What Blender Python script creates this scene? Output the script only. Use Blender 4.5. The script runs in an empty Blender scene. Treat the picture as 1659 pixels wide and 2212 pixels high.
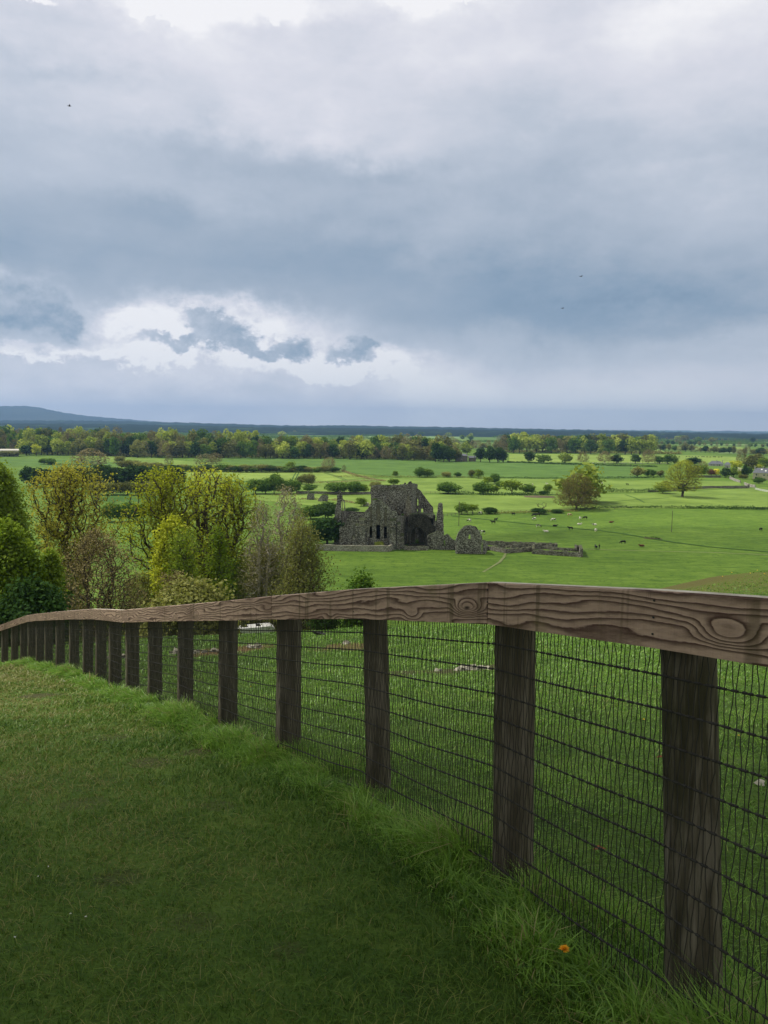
import bpy, math, random
import numpy as np
from mathutils import Vector, Matrix, noise as mnoise
from mathutils.geometry import tessellate_polygon

# ------------------------------------------------------------------ camera
SC = bpy.context.scene
ZC = 42.0
PITCH = math.radians(6.3); ROLL = math.radians(0.62); FPX = 1640.0
cam_data = bpy.data.cameras.new('camera')
cam = bpy.data.objects.new('camera', cam_data)
SC.collection.objects.link(cam)
cam_data.sensor_fit = 'HORIZONTAL'; cam_data.sensor_width = 36.0
cam_data.lens = 36.0 * FPX / 1659.0
cam_data.clip_start = 0.1; cam_data.clip_end = 60000
CM = Matrix.Translation((0, 0, ZC)) @ Matrix.Rotation(math.pi/2 - PITCH, 4, 'X') @ Matrix.Rotation(ROLL, 4, 'Z')
cam.matrix_world = CM
SC.camera = cam
SC.render.resolution_x = 768; SC.render.resolution_y = 1024
SC.view_settings.view_transform = 'Standard'; SC.view_settings.look = 'None'
SC.view_settings.exposure = 0.0; SC.view_settings.gamma = 1.0
SC.cycles.max_bounces = 5; SC.cycles.volume_step_rate = 4; SC.cycles.use_adaptive_sampling = True; SC.cycles.adaptive_threshold = 0.02; SC.cycles.transparent_max_bounces = 8
SC.cycles.volume_bounces = 0

# ------------------------------------------------------------------ sun
SUN_EL = math.radians(54)
_s = Vector((-0.90, 0.44, 0)).normalized() * math.cos(SUN_EL)
SUND = Vector((_s.x, _s.y, math.sin(SUN_EL)))
sl = bpy.data.lights.new('sun', 'SUN'); sl.energy = 5.0; sl.angle = math.radians(0.6); sl.color = (1.0, 0.94, 0.84)
so = bpy.data.objects.new('sun', sl); SC.collection.objects.link(so)
so.rotation_euler = SUND.to_track_quat('Z', 'Y').to_euler()
so.location = (0, 0, 300)

# ------------------------------------------------------------------ world: Nishita sky behind storm cloud
W = bpy.data.worlds.new('World'); SC.world = W; W.use_nodes = True
NT = W.node_tree; NT.nodes.clear()

class Ex:
    """node maths written as expressions"""
    def __init__(s, nt, sock): s.nt = nt; s.s = sock
    def op(s, o, b=None, c=None):
        n = s.nt.nodes.new('ShaderNodeMath'); n.operation = o
        s.nt.links.new(s.s, n.inputs[0])
        for i, v in ((1, b), (2, c)):
            if v is None: continue
            if isinstance(v, Ex): s.nt.links.new(v.s, n.inputs[i])
            else: n.inputs[i].default_value = v
        return Ex(s.nt, n.outputs[0])
    def __add__(s, b): return s.op('ADD', b)
    __radd__ = __add__
    def __sub__(s, b): return s.op('SUBTRACT', b)
    def __mul__(s, b): return s.op('MULTIPLY', b)
    __rmul__ = __mul__
    def __truediv__(s, b): return s.op('DIVIDE', b)
    def sstep(s, a, b):
        n = s.nt.nodes.new('ShaderNodeMapRange'); n.interpolation_type = 'SMOOTHSTEP'; n.clamp = True
        s.nt.links.new(s.s, n.inputs[0]); n.inputs[1].default_value = a; n.inputs[2].default_value = b
        return Ex(s.nt, n.outputs[0])
    def clamp(s):
        r = s.op('ADD', 0.0); r.s.node.use_clamp = True; return r

def nz(nt, vec, scale, detail=5, rough=0.55, dist=0.0, out=0):
    n = nt.nodes.new('ShaderNodeTexNoise'); n.inputs['Scale'].default_value = scale
    n.inputs['Detail'].default_value = detail; n.inputs['Roughness'].default_value = rough
    n.inputs['Distortion'].default_value = dist
    if vec is not None: nt.links.new(vec, n.inputs['Vector'])
    return Ex(nt, n.outputs[out])
def ramp(nt, fac, stops, interp='LINEAR'):
    n = nt.nodes.new('ShaderNodeValToRGB'); n.color_ramp.interpolation = interp
    e = n.color_ramp.elements
    while len(e) < len(stops): e.new(0.5)
    for i, (p, c) in enumerate(stops):
        e[i].position = p; e[i].color = (c[0], c[1], c[2], 1)
    nt.links.new(fac.s if isinstance(fac, Ex) else fac, n.inputs[0])
    return n.outputs[0]
def srgb(r, g, b):
    f = lambda c: (c/255/12.92) if c/255 <= 0.04045 else ((c/255+0.055)/1.055)**2.4
    return (f(r), f(g), f(b))
def mapping(nt, vec, scale=(1, 1, 1), loc=(0, 0, 0), rot=(0, 0, 0)):
    n = nt.nodes.new('ShaderNodeMapping'); n.inputs['Scale'].default_value = scale
    n.inputs['Location'].default_value = loc; n.inputs['Rotation'].default_value = rot
    nt.links.new(vec, n.inputs['Vector']); return n.outputs[0]
def mixc(nt, fac, a, b, mode='MIX'):
    n = nt.nodes.new('ShaderNodeMix'); n.data_type = 'RGBA'; n.blend_type = mode
    for sock, v in ((n.inputs[0], fac), (n.inputs[6], a), (n.inputs[7], b)):
        if isinstance(v, Ex): nt.links.new(v.s, sock)
        elif hasattr(v, 'is_output'): nt.links.new(v, sock)
        elif isinstance(v, (int, float)): sock.default_value = v
        else: sock.default_value = (v[0], v[1], v[2], 1)
    return n.outputs[2]

tc = NT.nodes.new('ShaderNodeTexCoord'); gen = tc.outputs['Generated']
sx = NT.nodes.new('ShaderNodeSeparateXYZ'); NT.links.new(gen, sx.inputs[0])
dx, dy, dz = (Ex(NT, sx.outputs[i]) for i in range(3))
az0 = dx.op('ARCTAN2', dy)
el0 = dz / (((dx*dx) + (dy*dy)).op('SQRT') + 0.02)
vec = mapping(NT, gen, (1, 1, 2.4))
nA = nz(NT, vec, 3.4, 7, 0.6); nB = nz(NT, mapping(NT, gen, (1, 1, 1.7), (3, 1, 2)), 9, 7, 0.62)
nC = nz(NT, mapping(NT, gen, (1, 1, 3.4), (7, 3, 1)), 1.9, 4, 0.5)
nD = nz(NT, mapping(NT, gen, (1, 1, 1.3), (1, 9, 4)), 26, 6, 0.65); nE = nz(NT, mapping(NT, gen, (1, 1, 1.3), (5, 2, 8)), 26, 6, 0.65)
nF = nz(NT, mapping(NT, gen, (1, 1, 1.7), (9, 4, 6)), 9, 7, 0.62)
az = az0 + (nA - 0.5)*0.22 + (nF - 0.5)*0.20 + (nD - 0.5)*0.05
el = el0 + (nB - 0.5)*0.10 + (nC - 0.5)*0.08 + (nE - 0.5)*0.04
def P(x, y): return ((x-829)/1640.0, (922+(x-829)*0.0108-y)/1640.0)
def gauss(x, y, wx, wy, a=None, e=None):
    A, E = P(x, y)
    u = ((a or az) - A) / (wx/1640.0); v = ((e or el) - E) / (wy/1640.0)
    return (((u*u) + (v*v)) * -1.0).op('EXPONENT')
g = lambda v: (v, v, v)
base = Ex(NT, ramp(NT, el0 + (nC - 0.5)*0.10 + (nB - .5)*.04, [(0.0, g(.92)), (.04, g(.80)), (.10, g(.46)), (.19, g(.33)), (.27, g(.48)), (.36, g(.68)),
                                (.45, g(.78)), (.56, g(.86)), (.68, g(.74)), (.80, g(.62)), (1.0, g(.60))]))
B = base + (nA - 0.5)*0.55 + (nC - 0.5)*0.30 + (nB - 0.5)*0.22 + (nD - .5)*.07
azc = az0 + (nB - 0.5)*0.12 + (nD - 0.5)*0.09; elc = el0 + (nF - 0.5)*0.08 + (nE - 0.5)*0.07
for (x, y, wx, wy, amp) in [
        (300, 50, 90, 50, .45), (900, 40, 130, 45, .45), (560, 95, 130, 30, .32), (1450, 100, 260, 80, .10), (60, 110, 200, 50, .18), (380, 120, 120, 40, .2),
        (1180, 40, 120, 80, -.10), (1330, 20, 70, 40, -.22),
        (480, 390, 200, 40, -.18), (720, 420, 170, 45, -.14), (380, 500, 150, 40, -.14), (180, 260, 140, 30, -.12), (830, 380, 120, 40, .14),
        (1250, 690, 420, 45, -.22), (1000, 620, 300, 60, -.14), (1350, 350, 300, 120, .08), (400, 880, 260, 36, -.14), (640, 560, 300, 60, -.08),
        (1250, 850, 300, 60, .18), (950, 840, 130, 50, .16), (70, 850, 120, 30, -.05), (1560, 740, 120, 26, .12)]:
    B = B + gauss(x, y, wx, wy)*amp
cum = (gauss(300, 48, 80, 26, azc, elc) + gauss(880, 30, 90, 24, azc, elc) + gauss(940, 70, 90, 16, azc, elc) + gauss(550, 98, 110, 18, azc, elc) + gauss(640, 60, 60, 12, azc, elc) + gauss(390, 140, 90, 14, azc, elc)*.8 + gauss(120, 130, 90, 16, azc, elc)*.7).sstep(.36, .62)
B = B + cum*(.28 + (nD-.5)*.6)
# the bright gap under the cloud deck, crisp edged, with small grey cumulus in front of it
azg = az0 + (nB - 0.5)*0.14 + (nE - 0.5)*0.07; elg = el0 + (nF - 0.5)*0.10 + (nD - 0.5)*0.06
gap = (gauss(470, 720, 270, 62, azg, elg) + gauss(740, 790, 190, 34, azg, elg)*0.8 + gauss(120, 775, 240, 16, azg, elg)*.6).sstep(0.16, 0.86)
glow = (gauss(480, 740, 420, 110) + gauss(820, 810, 240, 60)*.6)
B = B + glow*0.14 + gap*(0.34 + glow*.18 + (nB-0.5)*1.3 + (nD-0.5)*0.5)
az2 = az0 + (nB - 0.5)*0.11 + (nD - 0.5)*0.06; el2 = el0 + (nF - 0.5)*0.07 + (nE - 0.5)*0.05
praw = (gauss(455, 700, 38, 20, az2, el2) + gauss(490, 728, 48, 24, az2, el2) + gauss(420, 752, 120, 15, az2, el2) + gauss(560, 768, 60, 15, az2, el2)
        + gauss(630, 750, 40, 26, az2, el2) + gauss(740, 775, 55, 24, az2, el2) + gauss(775, 748, 34, 12, az2, el2)*.8
        + gauss(60, 680, 130, 56, az2, el2)*1.3 + gauss(180, 700, 34, 36, az2, el2))
puff = praw.sstep(0.16, 0.92)
puffB = praw.sstep(.2, 1.1)*-.20 + .60 + (nD-.5)*1.0 + (nB-.5)*1.0
B = B*(puff*-1.0 + 1.0) + puff*puffB
skycol = ramp(NT, B.clamp(), [(0.0, srgb(116, 141, 166)), (.18, srgb(140, 161, 183)), (.35, srgb(165, 179, 196)), (.6, srgb(196, 204, 217)),
                              (.8, srgb(226, 227, 236)), (1.0, srgb(253, 252, 254))])
# a slightly greyer, paler tint low on the right where rain is falling
rain = gauss(1300, 880, 480, 120)
skycol = mixc(NT, rain*0.35, skycol, srgb(200, 208, 216))
# beyond the frame: sunlit, broken, warmer cloud to the sides, overhead and behind
side = (az0.op('ABSOLUTE').sstep(0.60, 1.2) + el0.sstep(.75, 1.3)).clamp()
skycol = mixc(NT, side, skycol, ramp(NT, nA, [(.35, srgb(200, 200, 192)), (.65, srgb(234, 232, 222))]))
nis = NT.nodes.new('ShaderNodeTexSky'); nis.sky_type = 'NISHITA'; nis.sun_disc = False
nis.sun_elevation = SUN_EL; nis.sun_rotation = math.atan2(SUND.x, SUND.y)
nsc = NT.nodes.new('ShaderNodeVectorMath'); nsc.operation = 'SCALE'; NT.links.new(nis.outputs[0], nsc.inputs[0]); nsc.inputs['Scale'].default_value = 0.08
blue = mixc(NT, 0.93, nsc.outputs[0], skycol)
bg = NT.nodes.new('ShaderNodeBackground'); NT.links.new(blue, bg.inputs[0]); bg.inputs[1].default_value = 1.0
wo = NT.nodes.new('ShaderNodeOutputWorld'); NT.links.new(bg.outputs[0], wo.inputs[0])

# ------------------------------------------------------------------ projection helpers
R3 = CM.to_3x3()
def ray(x, y):
    return (R3 @ Vector((x - 829.5, -(y - 1106.0), -FPX))).normalized()
def at_z(x, y, z=0.0):
    r = ray(x, y); t = (z - ZC)/r.z
    return Vector((r.x*t, r.y*t, z))
def at_d(x, y, d):
    """point on the ray at horizontal distance d"""
    r = ray(x, y); t = d/math.hypot(r.x, r.y)
    return Vector((r.x*t, r.y*t, ZC + r.z*t))
def at_Y(x, y, Y):
    r = ray(x, y); t = Y/r.y
    return Vector((r.x*t, Y, ZC + r.z*t))
def nat(fx, fy, f):          # crop pixel -> picture pixel
    return lambda zx, zy: ((fx + zx/f)/1.8228, (fy + zy/f)/1.8228)
CA = nat(1250, 1860, 2.765); CB = nat(1780, 1950, 2.37); CC = nat(2300, 1950, 2.2914)
CR = nat(2700, 1740, 5.12); CL = nat(0, 1550, 1.659); CE = nat(2250, 1700, 2.765); CD = nat(1700, 1700, 2.765); CM2 = nat(900, 1600, 1.8433)

# ------------------------------------------------------------------ object helpers
COL = SC.collection
def tag(o, label=None, cat=None, group=None, kind=None):
    if label: o['label'] = label
    if cat: o['category'] = cat
    if group: o['group'] = group
    if kind: o['kind'] = kind
    return o
def empty(name, loc=(0, 0, 0), rz=0.0):
    o = bpy.data.objects.new(name, None); o.empty_display_size = 0.3
    COL.objects.link(o); o.location = loc; o.rotation_euler = (0, 0, rz); return o
def link(name, me, parent=None, mat=None):
    if mat is not None and not me.materials: me.materials.append(mat)
    o = bpy.data.objects.new(name, me); COL.objects.link(o)
    if parent is not None: o.parent = parent
    return o
def mk(name, verts, faces, smooth=False):
    me = bpy.data.meshes.new(name); me.from_pydata([tuple(v) for v in verts], [], faces)
    if smooth: me.polygons.foreach_set('use_smooth', [True]*len(me.polygons))
    me.update(); return me
def mk_np(name, V, F, smooth=False, attr=None):
    """V (n,3), F list of int arrays (m,k)"""
    me = bpy.data.meshes.new(name)
    V = np.asarray(V, dtype=np.float32)
    me.vertices.add(len(V)); me.vertices.foreach_set('co', V.ravel())
    loops = np.concatenate([np.asarray(f, dtype=np.int32).ravel() for f in F])
    tot = np.concatenate([np.full(len(f), np.asarray(f).shape[1], dtype=np.int32) for f in F])
    st = np.concatenate([[0], np.cumsum(tot)[:-1]]).astype(np.int32)
    me.loops.add(len(loops)); me.loops.foreach_set('vertex_index', loops)
    me.polygons.add(len(tot)); me.polygons.foreach_set('loop_start', st)
    if smooth: me.polygons.foreach_set('use_smooth', np.ones(len(tot), dtype=bool))
    me.update(calc_edges=True)
    if attr is not None:
        a = me.attributes.new('tint', 'FLOAT', 'POINT'); a.data.foreach_set('value', np.asarray(attr, dtype=np.float32))
    return me

class MB:
    def __init__(s): s.v = []; s.f = []
    def add(s, vs, fs):
        b = len(s.v); s.v += [tuple(v) for v in vs]; s.f += [tuple(b+i for i in f) for f in fs]
    def box(s, x0, x1, y0, y1, z0, z1):
        s.add([(x0,y0,z0),(x1,y0,z0),(x1,y1,z0),(x0,y1,z0),(x0,y0,z1),(x1,y0,z1),(x1,y1,z1),(x0,y1,z1)],
              [(0,3,2,1),(4,5,6,7),(0,1,5,4),(1,2,6,5),(2,3,7,6),(3,0,4,7)])
    def tube(s, p0, p1, r0, r1, n=6):
        p0 = Vector(p0); p1 = Vector(p1); d = (p1-p0)
        if d.length < 1e-6: return
        q = d.normalized().to_track_quat('Z', 'Y')
        vs = []
        for p, r in ((p0, r0), (p1, r1)):
            for i in range(n):
                a = 2*math.pi*i/n; vs.append(p + q @ Vector((math.cos(a)*r, math.sin(a)*r, 0)))
        fs = [(i, (i+1) % n, n+(i+1) % n, n+i) for i in range(n)] + [tuple(range(n-1, -1, -1)), tuple(range(n, 2*n))]
        s.add(vs, fs)
    def blob(s, c, r, seed=0, n=8, amp=.2):
        vs = []; fs = []; m = n//2
        for j in range(m+1):
            th = math.pi*j/m
            for i in range(n):
                ph = 2*math.pi*i/n; d = Vector((math.sin(th)*math.cos(ph), math.sin(th)*math.sin(ph), math.cos(th)))
                k = 1 + amp*mnoise.noise(d*1.7 + Vector((seed*3.1, seed, 0)))*2
                vs.append((c[0]+d.x*r[0]*k, c[1]+d.y*r[1]*k, c[2]+d.z*r[2]*k))
        for j in range(m):
            for i in range(n):
                fs.append((j*n+i, (j+1)*n+i, (j+1)*n+(i+1) % n, j*n+(i+1) % n))
        s.add(vs, fs)
    def mesh(s, name, smooth=False): return mk(name, s.v, s.f, smooth)
    def build(s, name, mat, parent=None, smooth=False): return link(name, s.mesh(name, smooth), parent, mat)

# ------------------------------------------------------------------ materials
def newmat(name):
    m = bpy.data.materials.new(name); m.use_nodes = True; nt = m.node_tree
    b = nt.nodes['Principled BSDF']; b.inputs['Roughness'].default_value = 0.9
    b.inputs['Specular IOR Level'].default_value = 0.2
    return m, nt, b
def texco(nt, which='Object'):
    n = nt.nodes.new('ShaderNodeTexCoord'); return n.outputs[which]
def bump(nt, b, h, dist, strength=1.0):
    n = nt.nodes.new('ShaderNodeBump'); n.inputs['Distance'].default_value = dist; n.inputs['Strength'].default_value = strength
    nt.links.new(h.s if isinstance(h, Ex) else h, n.inputs['Height']); nt.links.new(n.outputs[0], b.inputs['Normal'])
LEAFK = 1.45
def leafmat(name, stops, scale=0.6, rnd=0.5, trans=0.33, attr=False):
    """leaf colour varies leaf by leaf, clump by clump and from tree to tree"""
    m = bpy.data.materials.new(name); m.use_nodes = True; nt = m.node_tree; nt.nodes.clear()
    oi = nt.nodes.new('ShaderNodeObjectInfo'); r = Ex(nt, oi.outputs['Random'])
    ge = nt.nodes.new('ShaderNodeNewGeometry'); isl = Ex(nt, ge.outputs['Random Per Island'])
    n1 = nz(nt, ge.outputs['Position'], scale, 3)
    f = (n1*0.55 + isl*0.35 + (r-0.5)*rnd + 0.05).clamp()
    c = ramp(nt, f, [(p, tuple(min(.85, x*LEAFK) for x in q)) for p, q in stops])
    d = nt.nodes.new('ShaderNodeBsdfDiffuse'); t = nt.nodes.new('ShaderNodeBsdfTranslucent')
    nt.links.new(c, d.inputs[0]); nt.links.new(mixc(nt, 1.0, c, (1.0, 1.0, 0.55), 'MULTIPLY'), t.inputs[0])
    mx = nt.nodes.new('ShaderNodeMixShader'); mx.inputs[0].default_value = trans
    nt.links.new(d.outputs[0], mx.inputs[1]); nt.links.new(t.outputs[0], mx.inputs[2])
    o = nt.nodes.new('ShaderNodeOutputMaterial'); nt.links.new(mx.outputs[0], o.inputs[0])
    return m
M = {}
M['leaf_pale'] = leafmat('pale_green_leaves', [(0, (.10,.14,.022)), (.5, (.22,.27,.05)), (1, (.38,.42,.10))])
M['leaf_mid'] = leafmat('mid_green_leaves', [(0, (.025,.06,.012)), (.5, (.07,.13,.022)), (1, (.16,.22,.045))])
M['leaf_dark'] = leafmat('dark_green_leaves', [(0, (.014,.032,.012)), (.5, (.030,.062,.018)), (1, (.065,.105,.030))])
M['leaf_olive'] = leafmat('olive_leaves', [(0, (.06,.065,.022)), (.5, (.13,.14,.045)), (1, (.24,.24,.085))])
M['leaf_brown'] = leafmat('brown_twigs', [(0, (.085,.07,.034)), (.5, (.165,.14,.065)), (1, (.25,.215,.11))], trans=.15)
M['leaf_yellow'] = leafmat('yellow_green_leaves', [(0, (.14,.165,.018)), (.5, (.28,.31,.032)), (1, (.42,.44,.06))], trans=.4)
M['leaf_gold'] = leafmat('bronze_gold_leaves', [(0, (.12,.115,.022)), (.5, (.235,.23,.040)), (1, (.35,.33,.07))], trans=.35)
M['leaf_bronze'] = leafmat('bronze_brown_leaves', [(0, (.08,.072,.022)), (.5, (.165,.15,.045)), (1, (.26,.235,.08))], trans=.3)
M['leaf_fresh'] = leafmat('fresh_green_leaves', [(0, (.05,.085,.012)), (.5, (.11,.165,.02)), (1, (.19,.25,.04))], trans=.4)
M['leaf_grey'] = leafmat('grey_twigs', [(0, (.10,.095,.045)), (.5, (.18,.17,.08)), (1, (.28,.26,.14))], trans=.1)
M['blossom'] = leafmat('white_blossom', [(0, (.35,.36,.22)), (1, (.7,.7,.55))], trans=.2)
M['leaf_bright'] = leafmat('bright_yellow_blossom', [(0, (.45,.38,.03)), (1, (.75,.62,.08))], trans=.3)
M['leaf_redbrown'] = leafmat('red_brown_leaves', [(0, (.08,.035,.02)), (1, (.20,.09,.05))], trans=.2)

def barkmat(name, a, b_, sc=(6, 6, 1.2)):
    m, nt, b = newmat(name); n = nz(nt, mapping(nt, texco(nt), sc), 3, 5)
    nt.links.new(ramp(nt, n, [(.3, a), (.7, b_)]), b.inputs['Base Color']); bump(nt, b, n, .03); return m
M['bark'] = barkmat('bark', (.045,.035,.027), (.11,.09,.07))
M['bark_pale'] = barkmat('pale_bark', (.22,.20,.17), (.42,.39,.34))

def stonemat(name, lo=(.045,.04,.033), hi=(.16,.145,.12), fleck=(.42,.41,.36), moss=(.045,.06,.018), sc=1.0, fl=.60):
    m, nt, b = newmat(name); o = texco(nt)
    vor = nt.nodes.new('ShaderNodeTexVoronoi'); vor.inputs['Scale'].default_value = 3.4*sc
    nt.links.new(mapping(nt, o, (1, 1, 1.9)), vor.inputs['Vector'])
    cell = Ex(nt, vor.outputs['Color']); d = Ex(nt, vor.outputs['Distance'])
    sp = nt.nodes.new('ShaderNodeSeparateColor'); nt.links.new(vor.outputs['Color'], sp.inputs[0]); cr = Ex(nt, sp.outputs[0])
    n1 = nz(nt, o, .35*sc, 5); n2 = nz(nt, o, 5*sc, 5, .65); n3 = nz(nt, o, 1.6*sc, 3)
    f = (n1*1.7 + cr*0.18 + n2*0.35 - 0.72).clamp()
    c = ramp(nt, f, [(.1, lo), (.9, hi)])
    c = mixc(nt, (n2*0.5 + cr*0.5 + n1*.25).sstep(fl+.06, fl+.14)*0.8, c, fleck)
    c = mixc(nt, d.sstep(.30, .42)*0.3, c, (.03, .027, .022))
    ge = nt.nodes.new('ShaderNodeNewGeometry'); s3 = nt.nodes.new('ShaderNodeSeparateXYZ'); nt.links.new(ge.outputs['Normal'], s3.inputs[0])
    up = Ex(nt, s3.outputs[2])
    c = mixc(nt, (up.sstep(.35, .7)*0.85 + n1.sstep(.58, .72)*0.45).clamp(), c, moss)
    nt.links.new(c, b.inputs['Base Color']); bump(nt, b, d*-0.6 + n2*0.7, .12); return m
M['stone'] = stonemat('weathered_limestone', (.05,.045,.038), (.205,.19,.16), (.55,.54,.50))
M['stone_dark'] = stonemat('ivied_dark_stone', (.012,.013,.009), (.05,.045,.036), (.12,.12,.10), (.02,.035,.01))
M['stone_pale'] = stonemat('pale_dressed_stone', (.15,.135,.105), (.32,.29,.23), (.6,.58,.5), fl=.7)
M['stone_wall'] = stonemat('field_wall_stone', (.09,.08,.068), (.27,.24,.21), (.5,.48,.43), moss=(.07,.08,.035))
M['stone_light'] = stonemat('light_stone', (.22,.20,.17), (.42,.40,.35), (.6,.58,.52), moss=(.30,.29,.22), fl=.6)

def flatmat(name, c, rough=.7, var=.25, sc=2.0, metal=0):
    m, nt, b = newmat(name); n = nz(nt, texco(nt), sc, 5, .6)
    nt.links.new(ramp(nt, n, [(.25, tuple(x*(1-var) for x in c)), (.75, tuple(min(1, x*(1+var)) for x in c))]), b.inputs['Base Color'])
    b.inputs['Roughness'].default_value = rough; b.inputs['Metallic'].default_value = metal; return m
M['white_paint'] = flatmat('white_paint', (.72,.73,.72), .35, .08)
M['glass_dark'] = flatmat('dark_window_glass', (.02,.024,.03), .12, .1)
M['slate'] = flatmat('slate_roof', (.12,.13,.15), .6, .2)
M['render_cream'] = flatmat('cream_render', (.50,.46,.33), .8, .08)
M['render_grey'] = flatmat('pale_grey_render', (.48,.47,.45), .8, .1)
M['shed'] = flatmat('pale_shed_cladding', (.50,.48,.42), .6, .1)
M['house_stone'] = flatmat('house_stone', (.20,.175,.15), .85, .25)
M['wood_pole'] = flatmat('weathered_pole_wood', (.12,.10,.075), .85, .25, 4)
M['wood_fence'] = flatmat('weathered_fence_wood', (.16,.14,.11), .85, .25, 3)
M['rubber'] = flatmat('black_rubber', (.02,.02,.02), .6, .1)
M['dark_cloth'] = flatmat('dark_cloth', (.012,.013,.018), .9, .2)
M['skin'] = flatmat('skin', (.45,.28,.2), .6, .05)
M['hair'] = flatmat('dark_hair', (.03,.02,.015), .7, .1)
M['lamp_red'] = flatmat('red_lens', (.4,.02,.02), .3, .05)
M['wire'] = flatmat('weathered_wire', (.030,.029,.026), .65, .3, 30, 0)
M['wire_dark'] = M['wire']

# ------------------------------------------------------------------ the fence line, measured post by post
#  (x at rail, y rail top, x base, y base, visible height)
POSTS = [(1487, 1280, 1507, 2168, 1.30), (1115, 1262, 1108, 1908, 1.30), (810, 1270, 820, 1722, 1.27), (625, 1283, 622, 1645, 1.26),
         (499, 1297, 499, 1582, 1.22), (398, 1305, 394, 1532, 1.2), (336, 1311, 336, 1520, 1.22), (282, 1316, 282, 1506, 1.24), (251, 1317, 250, 1492, 1.24),
         (217, 1315, 216, 1468, 1.2), (193, 1316, 193, 1452, 1.16), (160, 1318.5, 159, 1440, 1.12), (130, 1321, 130, 1434, 1.12), (103, 1324, 103, 1430, 1.15),
         (86, 1325.5, 86, 1428, 1.18), (68, 1327.5, 68, 1428, 1.22), (51, 1331, 51, 1432, 1.27), (33, 1338, 33, 1436, 1.27), (10, 1347, 10, 1442, 1.27)]
def solve_post(xt, yt, xb, yb, h):
    rb, rt = ray(xb, yb), ray(xt, yt)
    tb, tt = rb.z/math.hypot(rb.x, rb.y), rt.z/math.hypot(rt.x, rt.y)
    d = h/(tt - tb)
    return at_d(xb, yb, d), at_d(xt, yt, d)
PB, PT = [], []
for q in POSTS:
    b_, t_ = solve_post(*q)
    PB.append(Vector((b_.x, b_.y, t_.z - ((1.46, 1.40, 1.36, 1.33)[len(PB)] if len(PB) < 4 else 1.30)))); PT.append(t_)
# smooth the measured positions a little along the run
def smooth_run(L, fix):
    out = [v.copy() for v in L]
    for i in range(fix, len(L)-1): out[i] = L[i-1]*.25 + L[i]*.5 + L[i+1]*.25
    return out
PB = smooth_run(PB, 4); PT = smooth_run(PT, 4)
# one post beyond each end of the frame
PB.insert(0, PB[0] + (PB[0]-PB[1])*1.2); PT.insert(0, PT[0] + (PT[0]-PT[1])*1.2)
PB.append(PB[-1]*2 - PB[-2]); PT.append(PT[-1]*2 - PT[-2])
PB.append(PB[-1]*2 - PB[-2]); PT.append(PT[-1]*2 - PT[-2])

# ------------------------------------------------------------------ terrain
ctrl = [(p.x, p.y, p.z) for p in PB]
def cp(x, y, d):
    p = at_d(x, y, d); ctrl.append((p.x, p.y, p.z))
for a in [(0, 2212, 1.95), (400, 2212, 1.97), (829, 2212, 1.98), (1300, 2212, 2.02), (0, 1800, 3.7), (0, 1600, 7.0), (0, 1500, 11), (300, 1700, 5.0),
          (700, 1900, 3.3), (300, 1560, 8.6), (1659, 2000, 2.85), (1659, 1700, 5.0), (1659, 1500, 9.0), (1659, 1440, 12),
          (1659, 1236, 48), (1560, 1233, 50), (1480, 1254, 47), (1420, 1282, 44), (1659, 1330, 26), (1400, 1390, 17),
          (1250, 1450, 9.8), (1100, 1400, 15), (1000, 1348, 26), (1250, 1345, 28), (850, 1352, 27), (700, 1372, 24), (600, 1374, 24), (480, 1380, 24), (400, 1380, 26),
          (250, 1384, 28), (120, 1388, 30), (0, 1395, 31), (900, 1450, 12.5), (600, 1480, 11.5), (420, 1440, 15.5)]:
    cp(*a)
def cw(x, d, z):
    r = ray(x, 1100); k = d/math.hypot(r.x, r.y); ctrl.append((r.x*k, r.y*k, z))
for x, d, z in [(0, 60, 24), (0, 110, 15.5), (0, 160, 9), (250, 60, 24.5), (250, 120, 13.5), (280, 160, 7.5), (560, 45, 28), (560, 75, 19), (560, 104, 11.7), (560, 150, 4),
                (760, 60, 22), (760, 100, 10), (760, 150, 2), (1000, 50, 27), (1000, 90, 13), (1000, 140, 3), (1300, 60, 27), (1300, 90, 16), (1300, 140, 3),
                (1659, 75, 26), (1659, 110, 12), (1659, 150, 2.5), (1480, 70, 23), (-600, 60, 26), (-600, 120, 12), (2300, 60, 33), (2300, 110, 16)]:
    cw(x, d, z)
for x in range(-1200, 2900, 250):
    cw(x, 205, .3); cw(x, 250, 0)
for x, y, z in [(0, 0, ZC-1.6), (0, -3, ZC-1.35), (-2, -2, ZC-1.3), (2, -2, ZC-1.75), (-6, 0, ZC-1.5), (0, -15, ZC-.6), (-20, -15, ZC), (25, -15, ZC-3),
                (0, -60, ZC), (-60, -60, ZC-3), (60, -60, ZC-6), (-40, 0, ZC-6), (-100, 0, 20), (100, 0, 20), (0, -150, 25), (-200, -100, 0), (200, -100, 0), (0, -260, 0),
                (-230, 0, 0), (230, 0, 0)]:
    ctrl.append((x, y, z))
CT = np.array(ctrl)
def _phi(r2): return r2*np.log(r2 + 1e-9)*.5
def tps_fit(C):
    n = len(C); d2 = ((C[:, None, :2] - C[None, :, :2])**2).sum(-1)
    K = _phi(d2) + np.eye(n)*0.02
    Pm = np.c_[np.ones(n), C[:, :2]]
    A = np.block([[K, Pm], [Pm.T, np.zeros((3, 3))]])
    return np.linalg.solve(A, np.r_[C[:, 2], 0, 0, 0])
CS = CT.copy(); CS[:, :2] /= 50.0
TW = tps_fit(CS)
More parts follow.
